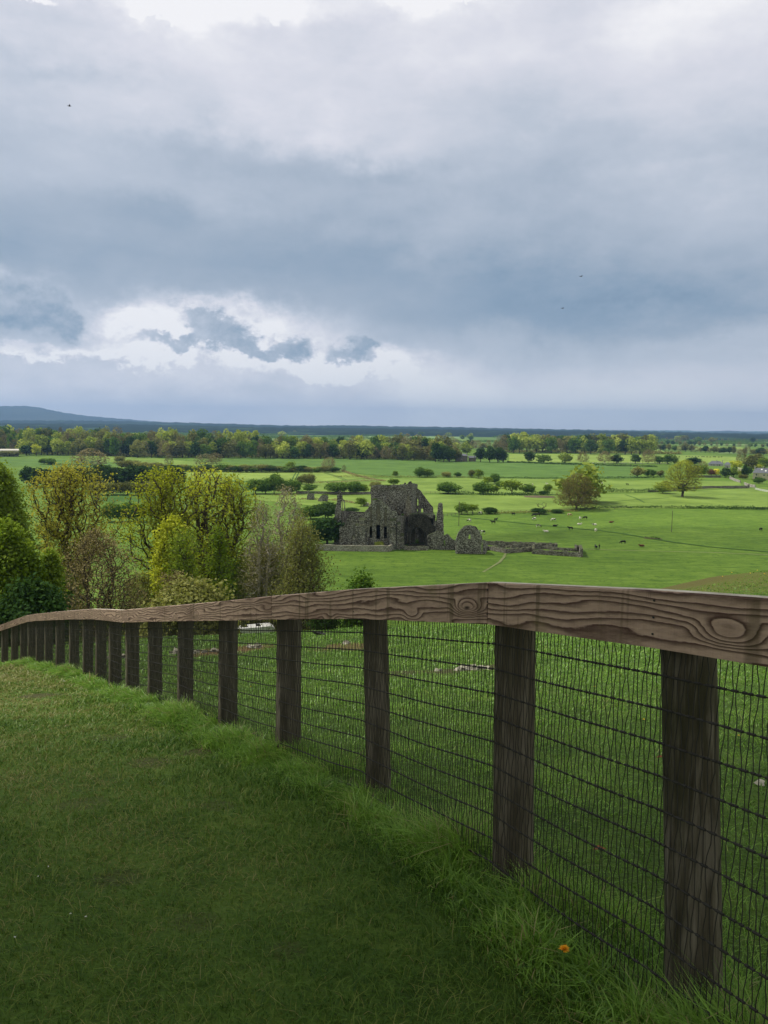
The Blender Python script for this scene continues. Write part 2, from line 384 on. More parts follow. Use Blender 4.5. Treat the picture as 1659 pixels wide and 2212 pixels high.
def terr_np(X, Y):
    X = np.asarray(X, float); Y = np.asarray(Y, float); sh = X.shape
    x = X.ravel()/50.0; y = Y.ravel()/50.0; out = np.empty(len(x))
    for i in range(0, len(x), 20000):
        a = x[i:i+20000]; b = y[i:i+20000]
        d2 = (a[:, None]-CS[None, :, 0])**2 + (b[:, None]-CS[None, :, 1])**2
        out[i:i+20000] = _phi(d2) @ TW[:-3] + TW[-3] + TW[-2]*a + TW[-1]*b
    r = np.hypot(x, y)*50
    k = np.clip((250 - r)/60.0, 0, 1); k = k*k*(3-2*k)
    out = np.where(r > 185, out*k, out)
    out = np.where(r > 60, np.maximum(out, 0), out)
    # small lumps in the turf
    X1 = X.ravel(); Y1 = Y.ravel(); kk = np.clip((120-r)/60, 0, 1)
    out += kk*(.018*np.sin(X1*3.1+1)*np.sin(Y1*2.7) + .012*np.sin(X1*7.3+Y1*2.2)*np.sin(Y1*6.1-X1) + .05*np.sin(X1*.83+2)*np.sin(Y1*.71)*np.clip(r/15-.3, 0, 1))
    return out.reshape(sh)
def terr(x, y): return float(terr_np(np.array([x]), np.array([y]))[0])

rs = [0.0]; r = .25
while r < 26000: rs.append(r); r *= 1.028 if r < 400 else 1.06
rs = np.array(rs)
azs = np.concatenate([np.linspace(-180, -45, 50, endpoint=False), np.linspace(-45, 45, 260, endpoint=False), np.linspace(45, 180, 50, endpoint=False)])
AR = np.radians(azs)
RX = rs[:, None]*np.sin(AR)[None]; RY = rs[:, None]*np.cos(AR)[None]
RZ = terr_np(RX, RY)
V = np.stack([RX, RY, RZ], -1).reshape(-1, 3)
nr, na = RX.shape
I, J = np.meshgrid(np.arange(nr-1), np.arange(na), indexing='ij')
a = I*na + J; b = I*na + (J+1) % na; c = (I+1)*na + (J+1) % na; d = (I+1)*na + J
F = np.stack([a, d, c, b], -1).reshape(-1, 4)
ground_me = mk_np('ground', V, [F], True)

# fence distance (signed: + on the far, field side)
FX = np.array([p.x for p in PB]); FY = np.array([p.y for p in PB])
def fence_sd(X, Y):
    best = np.full(X.shape, 1e9); sg = np.ones(X.shape)
    for i in range(len(FX)-1):
        ax, ay, bx, by = FX[i], FY[i], FX[i+1], FY[i+1]
        ex, ey = bx-ax, by-ay; t = np.clip(((X-ax)*ex + (Y-ay)*ey)/(ex*ex+ey*ey), 0, 1)
        d = np.hypot(X-ax-t*ex, Y-ay-t*ey); s = ex*(Y-ay) - ey*(X-ax)
        m = d < best; best = np.where(m, d, best); sg = np.where(m, np.sign(s), sg)
    return -best*sg          # run goes right -> left going away; the field lies on its right hand
_t = fence_sd(np.array([0.0]), np.array([1.0]))[0]
FSGN = -1.0 if _t > 0 else 1.0      # the camera's side is negative
def fsd(X, Y): return FSGN*fence_sd(np.asarray(X, float), np.asarray(Y, float))

def groundmat():
    m, nt, b = newmat('meadow_turf'); o = texco(nt)
    s = nt.nodes.new('ShaderNodeSeparateXYZ'); nt.links.new(o, s.inputs[0]); X, Y = Ex(nt, s.outputs[0]), Ex(nt, s.outputs[1])
    dist = ((X*X) + (Y*Y)).op('SQRT')
    n1 = nz(nt, o, .02, 4); n2 = nz(nt, mapping(nt, o, (.5, 1.6, 1)), .22, 6, .62); n3 = nz(nt, o, 2.2, 5, .6); n4 = nz(nt, o, 30, 4, .7)
    # short turf near the path: olive and worn; rank green on the field side
    near = ramp(nt, (n3*.55 + n4*.45), [(.28, (.020,.038,.008)), (.5, (.052,.095,.016)), (.72, (.105,.160,.032))])
    far = ramp(nt, (n1*.45 + n2*.55), [(.36, (.055,.105,.011)), (.5, (.092,.165,.018)), (.64, (.145,.23,.032))])
    n5 = nz(nt, mapping(nt, o, (.6, 1.2, 1)), 1.1, 6, .75)
    n6 = nz(nt, mapping(nt, o, (.25, .9, 1)), .45, 7, .8)
    far = mixc(nt, n5.sstep(.53, .64)*.6, far, (.028,.068,.010))
    n7 = nz(nt, mapping(nt, o, (.9, .5, 1)), .55, 6, .75)
    far = mixc(nt, n7.sstep(.54, .62)*.6, far, (.032,.078,.010))
    far = mixc(nt, n6.sstep(.53, .62)*.6, far, (.038,.088,.012))
    far = mixc(nt, n6.sstep(.46, .34)*.40, far, (.15,.23,.05))
    c = mixc(nt, dist.sstep(18, 90), near, far)
    for (px, py, dd, rad, col, k) in SPOTS:
        p = at_d(px, py, dd)
        u = (X - p.x)/rad; v = (Y - p.y)/(rad*1.0)
        gq = (((u*u)+(v*v))*-1.0).op('EXPONENT')
        c = mixc(nt, (gq + (n3-.5)*.9 + (n4-.5)*.4).sstep(.45, .8)*k, c, col)
    nt.links.new(c, b.inputs['Base Color']); bump(nt, b, n4*.02 + n3*.05 + n5*.3, 1.0, .6)
    b.inputs['Specular IOR Level'].default_value = .1
    return m
EARTH = (.050,.040,.022)
SPOTS = [(1565, 1262, 46, 15, (.12,.125,.03), .7), (1450, 1275, 45, 4.5, (.10,.085,.03), .7), (985, 1468, 11.5, .7, (.055,.042,.024), .7), (1060, 1455, 12, .6, (.055,.042,.024), .7), (840, 1470, 11.5, .5, EARTH, .6), (900, 1465, 11.6, .4, EARTH, .5),
         (500, 1400, 20, 1.7, (.12,.075,.035), .9), (450, 1410, 18.5, 1.2, (.10,.07,.03), .85), (750, 1400, 18, 1.2, (.10,.07,.03), .8),
         (90, 1487, 12, .5, EARTH, .8), (430, 1640, 6.0, .22, EARTH, .7), (330, 1668, 5.6, .25, EARTH, .6), (240, 1610, 7, .3, EARTH, .5), (470, 1780, 4.2, .14, EARTH, .4), (250, 1900, 3.3, .16, EARTH, .45), (620, 2050, 2.5, .10, EARTH, .4), (420, 2000, 2.8, .12, EARTH, .4), (180, 1740, 4.6, .2, EARTH, .45)]
ground = link('ground', ground_me, None, groundmat()); tag(ground, 'green turf and meadow running from the hilltop down over the plain', kind='structure')

# ------------------------------------------------------------------ fields: sheets of different grass laid on the plain
def fieldmat(name, a, b_, sc=.03, stripe=None):
    m, nt, b = newmat(name); o = texco(nt)
    n1 = nz(nt, o, sc, 5); n2 = nz(nt, mapping(nt, o, (.4, 1.8, 1)), .18, 5, .65)
    n3 = nz(nt, mapping(nt, o, (.25, .9, 1)), .45, 7, .8)
    f = n1*.4 + n2*.30 + n3*.30
    c = ramp(nt, f, [(.40, tuple(x*.72 for x in a)), (.6, b_)])
    n4 = nz(nt, mapping(nt, o, (.5, 1.3, 1)), .8, 6, .75)
    c = mixc(nt, n4.sstep(.56, .68)*.5, c, tuple(x*.45 for x in a))
    nt.links.new(c, b.inputs['Base Color']); b.inputs['Specular IOR Level'].default_value = .08
    bump(nt, b, n2, .4, .4); return m
M['f_bright'] = fieldmat('bright_pasture', (.12,.20,.030), (.195,.285,.055))
M['f_crop'] = fieldmat('young_crop', (.075,.155,.026), (.105,.19,.036))
M['f_lime'] = fieldmat('lime_pasture', (.165,.25,.042), (.24,.33,.065))
M['f_dark'] = fieldmat('deep_green_field', (.05,.12,.018), (.07,.145,.025))
M['f_pale'] = fieldmat('pale_far_pasture', (.15,.25,.07), (.20,.30,.09))
def field(pix, mat, h=.06):
    pts = [at_z(x, y, 0) for x, y in pix]
    bm = [(p.x, p.y, h) for p in pts]
    tri = tessellate_polygon([[Vector(v) for v in bm]])
    me = mk('field', bm, [tuple(t) for t in tri])
    for pl in me.polygons:
        pass
    me.update()
    if me.polygons and me.polygons[0].normal.z < 0: me.flip_normals()
    o = link('field', me, None, mat); tag(o, kind='structure'); return o
for pix, mt, h in [
        ([(430, 988), (980, 993), (1200, 1000), (1370, 1007), (1385, 1034), (1200, 1033), (1000, 1031), (860, 1029), (740, 1020), (500, 1000)], 'f_crop', .06),
        ([(380, 1020), (500, 1018), (735, 1020), (800, 1028), (800, 1032), (640, 1044), (560, 1040), (380, 1032)], 'f_lime', .06),
        ([(200, 1068), (345, 1068), (345, 1084), (200, 1084)], 'f_dark', .06),
        ([(0, 990), (160, 993), (330, 1004), (160, 1010), (0, 1005)], 'f_crop', .06),
        ([(130, 981), (330, 990), (500, 1004), (470, 1015), (200, 996)], 'f_bright', .10),
        ([(640, 1046), (800, 1034), (1000, 1033), (1200, 1035), (1600, 1040), (1600, 1054), (1400, 1063), (1190, 1068), (940, 1066), (660, 1064)], 'f_bright', .08),
        ([(560, 1066), (940, 1069), (1190, 1070), (1390, 1066), (1659, 1053), (1659, 1096), (1300, 1100), (990, 1108), (800, 1104), (540, 1080)], 'f_bright', .12),
        ([(1100, 981), (1300, 981), (1500, 984), (1659, 990), (1659, 1000), (1380, 1000), (1100, 998)], 'f_lime', .1)]:
    field(pix, M[mt], h)
for k, (x0, x1, y0, y1, mt) in enumerate([(620, 790, 944, 951, 'f_lime'), (800, 990, 941, 948, 'f_pale'), (880, 1010, 949, 953, 'f_lime'), (480, 600, 936, 940, 'f_pale'),
                                          (1090, 1180, 942, 946, 'f_pale'), (1480, 1659, 956, 962, 'f_pale'), (1440, 1600, 965, 972, 'f_lime'), (1560, 1659, 974, 981, 'f_pale'),
                                          (1150, 1420, 968, 979, 'f_lime'), (640, 800, 936, 939, 'f_pale'), (850, 1050, 935, 938, 'f_pale'), (100, 180, 922, 926, 'f_pale')]):
    field([(x0, y0), (x1, y0+.6), (x1+20, y1), (x0-10, y1-.3)], M[mt], .5)

# ------------------------------------------------------------------ distant ridge and mountain (heights by distance)
def hillmat(name, a, b_, sc):
    m, nt, b = newmat(name); o = texco(nt)
    n = nz(nt, mapping(nt, o, (1, 1, 3)), sc, 8, .7)
    nt.links.new(ramp(nt, n, [(.42, a), (.56, tuple(x*1.25 for x in a)), (.62, b_)]), b.inputs['Base Color'])
    b.inputs['Specular IOR Level'].default_value = 0; return m
def ridge(name, D, prof, depth, mat, rough, n=500, kx=1.0):
    """prof: (x px, y px) skyline; a long hump at distance D, depth metres front to back"""
    xs = np.array([p[0] for p in prof], float); ys = np.array([p[1] for p in prof], float)
    V = []; rows = 9; X = np.linspace(xs[0], xs[-1], n)
    for i, x in enumerate(X):
        y = np.interp(x, xs, ys)
        for j in range(rows):
            t = j/(rows-1); dd = D - depth/2 + depth*t
            p = at_d(x, y, D); top = p.z + rough*(mnoise.noise(Vector((x*.08, t*3, 0))) + .6*mnoise.noise(Vector((x*.31, t*5, 7))))
            h = top*math.sin(math.pi*min(t*1.15, 1.0)*.5)**.8 if t < .87 else top*(1-(t-.87)/.13)
            q = at_d(x, 1000, dd); V.append((q.x, q.y, max(-1, h) if 0 < j < rows-1 else -3))
    F = [(i*rows+j, (i+1)*rows+j, (i+1)*rows+j+1, i*rows+j+1) for i in range(n-1) for j in range(rows-1)]
    me = mk(name, V, F, True); o = link(name, me, None, mat); tag(o, kind='structure'); return o
M['hill_far'] = hillmat('mountain_moor', (.03,.04,.03), (.05,.06,.04), .0012)
M['hill_wood'] = hillmat('wooded_ridge', (.012,.022,.014), (.05,.09,.035), .004)
ridge('mountain', 13000, [(-500, 905), (-200, 884), (0, 874), (60, 873.5), (90, 877), (140, 889), (190, 896), (260, 903), (330, 909), (420, 914), (520, 919)], 3500, M['hill_far'], 8)
ridge('far_hill', 16000, [(1500, 934), (1540, 931.5), (1570, 929.5), (1600, 932), (1659, 935), (1750, 938)], 2500, M['hill_far'], 4)
ridge('hills', 8200, [(-900, 905), (0, 907), (200, 907), (330, 910), (500, 915), (640, 919), (760, 917.5), (830, 920), (1000, 922), (1060, 924), (1250, 928), (1420, 932), (1560, 935), (1659, 937), (2600, 940)], 3200, M['hill_wood'], 9, 900)
ridge('low_ridge', 5400, [(-900, 913), (0, 914), (250, 915), (500, 921), (900, 926), (1300, 932), (1659, 939), (2600, 945)], 2600, M['hill_wood'], 5, 900)

exec_stage = True
# ------------------------------------------------------------------ tree makers
def leaf_quads(C, N, S, rng):
    """diamond shaped leaf sprays at C (n,3) facing N, size S"""
    n = len(C); N = N/np.linalg.norm(N, axis=1, keepdims=True).clip(1e-6)
    a = rng.normal(size=(n, 3)); T = np.cross(N, a); T /= np.linalg.norm(T, axis=1, keepdims=True).clip(1e-6)
    Bt = np.cross(N, T); S = S[:, None]
    V = np.stack([C - T*S*.6, C + Bt*S*.42, C + T*S*.6, C - Bt*S*.42], 1).reshape(-1, 3)
    F = np.arange(4*n).reshape(n, 4); return V, F
def blob_crown(seed, rx=.5, z0=.15, z1=1.0, nc=26, per=28, ls=.07, top=1.0, shell=.75, flat=0):
    """unit-high crown: overlapping clumps of small leaf faces with gaps between"""
    rng = np.random.default_rng(seed)
    cz = (z0+z1)/2; hz = (z1-z0)/2; cr = .36*min(rx, hz)*1.15
    cc = []
    while len(cc) < nc:
        d = rng.normal(size=3); d /= np.linalg.norm(d); q = rng.uniform(.25, 1)**.45
        p = np.array([d[0]*(rx-cr)*q, d[1]*(rx-cr)*q, cz + d[2]*(hz-cr*.9)*q])
        if top != 1.0:
            f = 1 - (1-top)*((p[2]-z0)/(z1-z0)); p[0] *= f; p[1] *= f
        cc.append(p)
    cc = np.array(cc); crs = cr*rng.uniform(.65, 1.15, nc)
    idx = np.repeat(np.arange(nc), per); n = len(idx)
    d = rng.normal(size=(n, 3)); d /= np.linalg.norm(d, axis=1, keepdims=True); d[:, 2] = d[:, 2]*.9 + .12
    q = rng.uniform(shell, 1.05, n)
    C = cc[idx] + d*(crs[idx]*q)[:, None]*np.array([1, 1, .85])
    N = d + rng.normal(size=(n, 3))*.45
    return leaf_quads(C, N, ls*rng.uniform(.6, 1.4, n), rng)
def tubes_np(S, sides=5):
    """S (n,8): p0 p1 r0 r1"""
    S = np.array(S); p0 = S[:, :3]; p1 = S[:, 3:6]; d = p1-p0; d /= np.linalg.norm(d, axis=1, keepdims=True).clip(1e-9)
    a = np.where(np.abs(d[:, 2:3]) < .9, np.array([[0, 0, 1.]]), np.array([[1., 0, 0]])); u = np.cross(d, a); u /= np.linalg.norm(u, axis=1, keepdims=True); w = np.cross(d, u)
    th = 2*np.pi*np.arange(sides)/sides; cs = np.cos(th)[None, :, None]; sn = np.sin(th)[None, :, None]
    ring = u[:, None]*cs + w[:, None]*sn
    A = p0[:, None] + ring*S[:, 6][:, None, None]; Bq = p1[:, None] + ring*S[:, 7][:, None, None]
    V = np.concatenate([A, Bq], 1).reshape(-1, 3); n = len(S); base = np.arange(n)[:, None]*2*sides; i = np.arange(sides)[None]; j = (i+1) % sides
    F = np.stack([base+i, base+j, base+sides+j, base+sides+i], -1).reshape(-1, 4)
    return V, F
def skeleton(seed, levels=4, trunk=.3, spread=.8, kids=(5, 5, 5, 4), ratio=.62, r0=.02, up=.25, stems=1, wob=.16, start=.35, lean=.25):
    rng = random.Random(seed); segs = []; tips = []
    def rv(): return Vector((rng.gauss(0, 1), rng.gauss(0, 1), rng.gauss(0, 1)))
    def br(p, d, L, r, lv):
        n = 4 if lv < 2 else 3
        pts = [p.copy()]
        for i in range(n):
            d = (d + rv()*wob + Vector((0, 0, up*(.25 if lv else .1)))).normalized()
            p2 = p + d*(L/n); r2 = r*(1 - .5*(i+1)/n) if lv else r*(1-.4*(i+1)/n)
            ra = r*(1-.5*i/n) if lv else r*(1-.4*i/n)
            segs.append((*p, *p2, ra, r2)); p = p2; pts.append(p.copy())
            if lv >= levels-1: tips.append((p.copy(), lv))
        if lv >= levels: return
        k = kids[min(lv, len(kids)-1)]
        for c in range(k):
            t = start + (1-start)*(c+rng.random())/k if lv == 0 else .2 + .8*(c + rng.random())/k
            q = min(t*n, n-1e-3); i = int(q); pp = pts[i].lerp(pts[i+1], q-i)
            a = rng.uniform(0, 6.283) + c*2.4
            side = Vector((math.cos(a), math.sin(a), 0)); sd = (side - d*side.dot(d)).normalized()
            ang = spread*rng.uniform(.6, 1.15)*(1.0 if lv else 1.0)
            nd = (d*math.cos(ang) + sd*math.sin(ang)).normalized()
            br(pp, nd, L*ratio*rng.uniform(.75, 1.15)*(1.15-.45*t if lv == 0 else 1), r*(.52 if lv == 0 else .55), lv+1)
    for s in range(stems):
        a = s*2.4 + rng.random(); l = lean if stems > 1 else .03
        br(Vector((0, 0, 0)), Vector((math.cos(a)*l, math.sin(a)*l, 1)).normalized(), trunk*rng.uniform(.85, 1.15), r0*(1 if stems == 1 else .6), 0)
    return segs, tips
def prof(shape, t):
    t = np.clip(t, 0, 1)
    if shape == 'round': return np.sqrt(np.clip(1-(2*t**.85-1)**2, 0, 1))
    if shape == 'oak': return np.sqrt(np.clip(1-(2*t**1.1-1)**2, 0, 1))**.75
    if shape == 'dome': return np.sqrt(np.clip(1-t**2.2, 0, 1))*np.clip(.72+t*2, 0, 1)
    if shape == 'cone': return (1-t)**.75*np.clip(.6+t*3, 0, 1)
    if shape == 'fan': return np.sqrt(np.clip(t+.05, 0, 1))*np.sqrt(np.clip(1-t**4, 0, 1))
    return np.sqrt(np.clip(1-t**3, 0, 1))*np.clip(.6+t*2, 0, 1)
def branch_tree(seed, leaves=6, ls=.012, sig=.02, width=.8, twig_min=.0012, n=700, z0=.15, shape='round', th=.45, stems=1, rt=.0010, lump=.25, inner=.45, wig=.16, lift=.25, keep=1.0, **kw):
    """limbs grown out to points spread through a crown of the given shape; height 1"""
    rng = np.random.default_rng(seed); T = []
    while len(T) < n:
        t = rng.random(); a = rng.uniform(0, 2*np.pi); q = rng.uniform(inner**2, 1)**.5; R = float(prof(shape, t))
        if rng.random() > R + .15: continue
        lm = 1 + lump*mnoise.noise(Vector((math.cos(a)*1.6+seed, math.sin(a)*1.6, t*3.2)))*1.6
        r_ = width/2*R*q*lm; T.append((r_*math.cos(a), r_*math.sin(a), z0 + (1-z0)*t*(.93+.07*lm)))
    T = np.array(T); T[:, 2] *= 1/T[:, 2].max()
    N = [(0., 0., 0.)]; par = [-1]; plen = [0.]; isn = []
    for s_ in range(stems):
        a = s_*2.4 + seed; k = .0 if stems == 1 else .5; p = 0; last = np.zeros(3); sx_ = width*.30*k*rng.uniform(.5, 1)
        for z in np.linspace(th/6, th*rng.uniform(.8, 1.1), 6):
            q = np.array([math.cos(a)*sx_*z/th, math.sin(a)*sx_*z/th, z]) + rng.normal(size=3)*np.array([1, 1, 0])*.012
            plen.append(plen[p] + float(np.linalg.norm(q-last))); N.append(tuple(q)); par.append(p); p = len(N)-1; last = q
    NA = np.zeros((len(N) + n*4, 3)); NA[:len(N)] = N; PL = np.zeros(len(NA)); PL[:len(N)] = plen; cnt = len(N); ok = np.zeros(len(NA), bool); ok[3:cnt] = True
    order = np.argsort(np.linalg.norm(T - np.array([0, 0, th*.9]), axis=1) + rng.random(n)*.05); tips = []
    for ti in order:
        t = T[ti]; d = np.linalg.norm(NA[:cnt]-t, axis=1); c = d + .38*PL[:cnt] + .5*np.clip(NA[:cnt, 2]-t[2]-.02, 0, 1) + np.where(ok[:cnt], 0, 9)
        p = int(c.argmin()); a = NA[p].copy(); L = float(d[p]); k = 3 if L > .06 else 2 if L > .03 else 1
        for m in range(1, k+1):
            u = m/k; q = a + (t-a)*u + np.array([0, 0, -lift*L*math.sin(math.pi*u)*.35]) + (rng.normal(size=3)*wig*L*.35 if m < k else 0)
            NA[cnt] = q; par.append(p); PL[cnt] = PL[p] + np.linalg.norm(q-NA[p]); ok[cnt] = True; p = cnt; cnt += 1
        tips.append(p)
    par = np.array(par); w = np.zeros(cnt); w[tips] += 1
    for i_ in range(cnt-1, 0, -1): w[par[i_]] += w[i_]
    rad = np.maximum(rt*w**.42, twig_min); A = NA[par[1:cnt]]; Bn = NA[1:cnt]; ra = np.minimum(rad[par[1:cnt]], rad[1:cnt]*1.35); 
    S = np.concatenate([A, Bn, ra[:, None], rad[1:cnt, None]], 1); S[0, 6] *= 1.4
    wood = tubes_np(S, 5)
    if not leaves: return wood, None
    tp = NA[tips]; tp = tp[rng.random(len(tp)) < keep]
    C = np.repeat(tp, leaves, 0) + rng.normal(size=(len(tp)*leaves, 3))*sig
    C[:, 2] = C[:, 2].clip(.01); Nn = rng.normal(size=C.shape)*.8 + np.array([0, 0, .6]) + (C-np.array([0, 0, .5]))*.8
    return wood, leaf_quads(C, Nn, ls*rng.uniform(.6, 1.5, len(C)), rng)

# far tree prototypes: unit high, made of crown and trunk
PROTO = {}; PSZ = {}
def psize(me, V):
    r = np.hypot(V[:, 0], V[:, 1]); PSZ[me.name] = (2*float(np.percentile(np.abs(V[:, 0]), 96))*1.04, float(np.percentile(V[:, 2], 99.3)))
def far_proto(key, mat, seed, n=3, **kw):
    L = []
    for i in range(n):
        V, F = blob_crown(seed*10+i, **kw); me = mk_np('crown', V, [F]); me.materials.append(M[mat]); psize(me, V)
        z0 = kw.get('z0', .15)
        S = [(0, 0, 0, .01, 0, z0+.15, .028, .02), (.01, 0, z0+.15, .03, .02, .6, .02, .008), (.01, 0, z0+.1, -.15, .05, .55, .014, .006), (.01, 0, z0+.12, .12, -.1, .6, .014, .006)]
        V, F = tubes_np(S, 6); tm = mk_np('trunk', V, [F], True); tm.materials.append(M['bark'])
        L.append((me, tm))
    PROTO[key] = L
far_proto('pale', 'leaf_pale', 1, 3, rx=.46, z0=-.02, nc=30, per=34, ls=.075)
far_proto('mid', 'leaf_mid', 2, 3, rx=.44, z0=-.02, nc=30, per=34, ls=.075)
far_proto('olive', 'leaf_olive', 3, 3, rx=.42, z0=-.02, nc=30, per=30, ls=.07)
far_proto('dark', 'leaf_dark', 4, 3, rx=.42, z0=.02, nc=30, per=34, ls=.08)
far_proto('conifer', 'leaf_dark', 5, 2, rx=.28, z0=.0, nc=30, per=34, ls=.07, top=.25)
far_proto('yellow', 'leaf_yellow', 6, 1, rx=.46, z0=.06, nc=26, per=34, ls=.075)
far_proto('fresh', 'leaf_fresh', 7, 2, rx=.5, z0=.02, nc=28, per=34, ls=.075)
far_proto('blossom', 'blossom', 8, 1, rx=.46, z0=.0, nc=20, per=30, ls=.08)
far_proto('bright', 'leaf_bright', 9, 1, rx=.5, z0=.0, nc=22, per=40, ls=.09)
far_proto('red', 'leaf_redbrown', 10, 1, rx=.5, z0=.0, nc=22, per=40, ls=.09)
# bushes near enough to want finer leaves
far_proto('bush', 'leaf_mid', 11, 3, rx=.55, z0=.0, nc=44, per=70, ls=.055)
far_proto('bush_dark', 'leaf_dark', 12, 3, rx=.55, z0=.0, nc=44, per=70, ls=.055)
far_proto('bush_olive', 'leaf_olive', 13, 3, rx=.55, z0=.0, nc=44, per=60, ls=.05, shell=.5)
far_proto('bush_pale', 'leaf_pale', 14, 2, rx=.55, z0=.0, nc=44, per=60, ls=.05, shell=.5)
# bare brown trees: real limbs and a haze of twigs
def bare_proto(key, mat, count=2, seed=50, leaves=3, ls=.022, bark='bark', **kw):
    L = []
    for i in range(count):
        (wv, wf), lf = branch_tree(seed+i, leaves=leaves, ls=ls, **{**dict(sig=.02, twig_min=.0022), **kw})
        tm = mk_np('trunk', wv, [wf], True); tm.materials.append(M[bark])
        me = mk_np('crown', lf[0], [lf[1]]); me.materials.append(M[mat]); psize(me, lf[0]); L.append((me, tm))
    PROTO[key] = L
bare_proto('bare', 'leaf_brown', 3, 50, n=420, width=.95, shape='dome', z0=.16, th=.3, leaves=5, ls=.03)
bare_proto('bare_grey', 'leaf_grey', 2, 60, n=420, width=.9, shape='dome', z0=.12, th=.3, leaves=4, ls=.028)
bare_proto('bare_dead', 'leaf_grey', 1, 70, n=26, width=.9, shape='fan', z0=.3, th=.5, leaves=1, ls=.008, twig_min=.006, rt=.007, inner=.6)
NICE = {'pale': 'broadleaf_tree', 'mid': 'broadleaf_tree', 'olive': 'broadleaf_tree', 'dark': 'evergreen_tree', 'conifer': 'conifer_tree', 'yellow': 'broadleaf_tree',
        'fresh': 'broadleaf_tree', 'blossom': 'blossom_bush', 'bright': 'flowering_bush', 'red': 'bush', 'bush': 'bush', 'bush_dark': 'bush', 'bush_olive': 'bush', 'bush_pale': 'bush',
        'bare': 'bare_tree', 'bare_grey': 'bare_tree', 'bare_dead': 'dead_tree'}
TR = random.Random(5)
def put_tree(kind, x0, x1, yt, yb, label, group=None, z=None, name=None, d=None):
    """a tree whose crown spans x0..x1 and stands from yb up to yt in the photograph"""
    xm = (x0+x1)/2
    if d is None: p = at_z(xm, yb, 0.0); dd = math.hypot(p.x, p.y)
    else: dd = d; q = at_d(xm, yb, d); p = Vector((q.x, q.y, terr(q.x, q.y)))
    top = at_d(xm, yt, dd); h = top.z - p.z
    w = (at_d(x1, yb, dd) - at_d(x0, yb, dd)).length
    cm, tm = TR.choice(PROTO[kind])
    nm = name or NICE[kind]
    kw_, kh_ = PSZ[cm.name]
    e = empty(nm, p, TR.uniform(0, 6.28)); e.scale = (w/kw_, w/kw_, h/kh_)
    e.location.z -= .02*h
    link('crown', cm, e); link('trunk', tm, e)
    tag(e, label, 'bush' if 'bush' in nm else 'tree', group); return e

# --- belt of trees across the plain
def bline(x):
    return np.interp(x, [-60, 0, 60, 170, 300, 400, 480, 620, 800, 980, 1050], [976, 979, 982, 984, 988, 989, 989, 990, 992, 996, 998])
def kindlabel(k): return {'pale': 'pale green round-topped tree', 'mid': 'mid green leafy tree', 'olive': 'olive grey half-leafed tree', 'dark': 'dark dense tree', 'bare': 'bare brown tree', 'bare_grey': 'bare grey tree', 'conifer': 'dark pointed conifer', 'fresh': 'fresh green tree'}[k]
TRB = random.Random(12)
n_belt = 0
for row, (dy, sp, hh) in enumerate([(0, 12, 39), (-4, 12, 48), (-9, 13, 50)]):
    x = -20 + row*5
    while x < 985:
        k = TRB.choices(['pale', 'mid', 'olive', 'dark', 'bare', 'bare_grey'], [4.5, 2.5, 4.0, 1.6, 2.2, .8] if row else [3.2, 2.4, 4, 2.6, 2.4, .8])[0]
        yb = float(bline(x)) + dy + TRB.uniform(-1, 1); h = hh*TRB.uniform(.78, 1.16)*(1.0 if x < 560 else .84)
        if row == 2 and 560 < x < 800: h *= .8
        w = TRB.uniform(20, 31)
        side = 'west end' if x < 300 else ('middle' if x < 650 else 'stretch behind the ruined abbey')
        put_tree(k, x-w/2, x+w/2, yb-h, yb, '%s, %s row of tree belt, %s' % (kindlabel(k), ['front', 'second', 'back'][row], {'west end': 'left end above the conifers', 'middle': 'middle part above the hedge', 'stretch behind the ruined abbey': 'beyond the abbey tower'}[side]),
                 'trees of the long belt across the plain')
        n_belt += 1
        x += sp*TRB.uniform(.75, 1.3)
# park trees right of the belt
for row, (dy, sp) in enumerate([(0, 17), (-5, 15)]):
    x = 1088 + row*6
    while x < 1420:
        k = TRB.choices(['pale', 'mid', 'olive', 'bare', 'dark'], [5, 3, 3, 1.5, 1])[0]
        yb = np.interp(x, [1080, 1200, 1300, 1420], [978, 979, 981, 983]) + dy + TRB.uniform(-1, 1); h = TRB.uniform(30, 38) + row*3; w = TRB.uniform(22, 33)
        put_tree(k, x-w/2, x+w/2, yb-h, yb, '%s in the %s row of the parkland beyond the big crop field' % (kindlabel(k), ['front', 'rear'][row]), 'parkland trees beyond the crop field')
        x += sp*TRB.uniform(.75, 1.3)
# hedgerow trees to the right, greyer and lower
for (x0, x1, ya, yb_, hh, sp) in [(1400, 1665, 972, 984, 15, 11), (1420, 1665, 960, 967, 9, 13), (985, 1090, 968, 974, 18, 12), (1440, 1665, 950, 955, 6, 12)]:
    x = x0
    while x < x1:
        k = TRB.choices(['olive', 'bare_grey', 'bare', 'mid', 'dark'], [4, 2, 3, 2, 1.2])[0]; w = TRB.uniform(9, 18)*hh/14
        yb = ya + (yb_-ya)*(x-x0)/(x1-x0); h = hh*TRB.uniform(.7, 1.25)
        put_tree(k, x-w/2, x+w/2, yb-h, yb, '%s in the far hedgerow rows %s' % (kindlabel(k), 'past the farmhouse' if x < 1100 else 'beyond the bungalow'), 'hedgerow trees of the far fields')
        x += sp*TRB.uniform(.7, 1.3)
# scattered trees still farther off
for i in range(70):
    x = TRB.uniform(-10, 1660); u = TRB.random(); hor = 922+(x-829)*.0108
    yb = hor + 12 + 19*u; h = (5 + 8*u)*TRB.uniform(.8, 1.3); w = h*TRB.uniform(.9, 1.5)
    k = TRB.choice(['olive', 'mid', 'pale', 'dark', 'bare_grey'])
    put_tree(k, x-w/2, x+w/2, yb-h, yb, '%s far out on the plain between the belt and the blue ridge' % kindlabel(k), 'scattered trees far out on the plain')
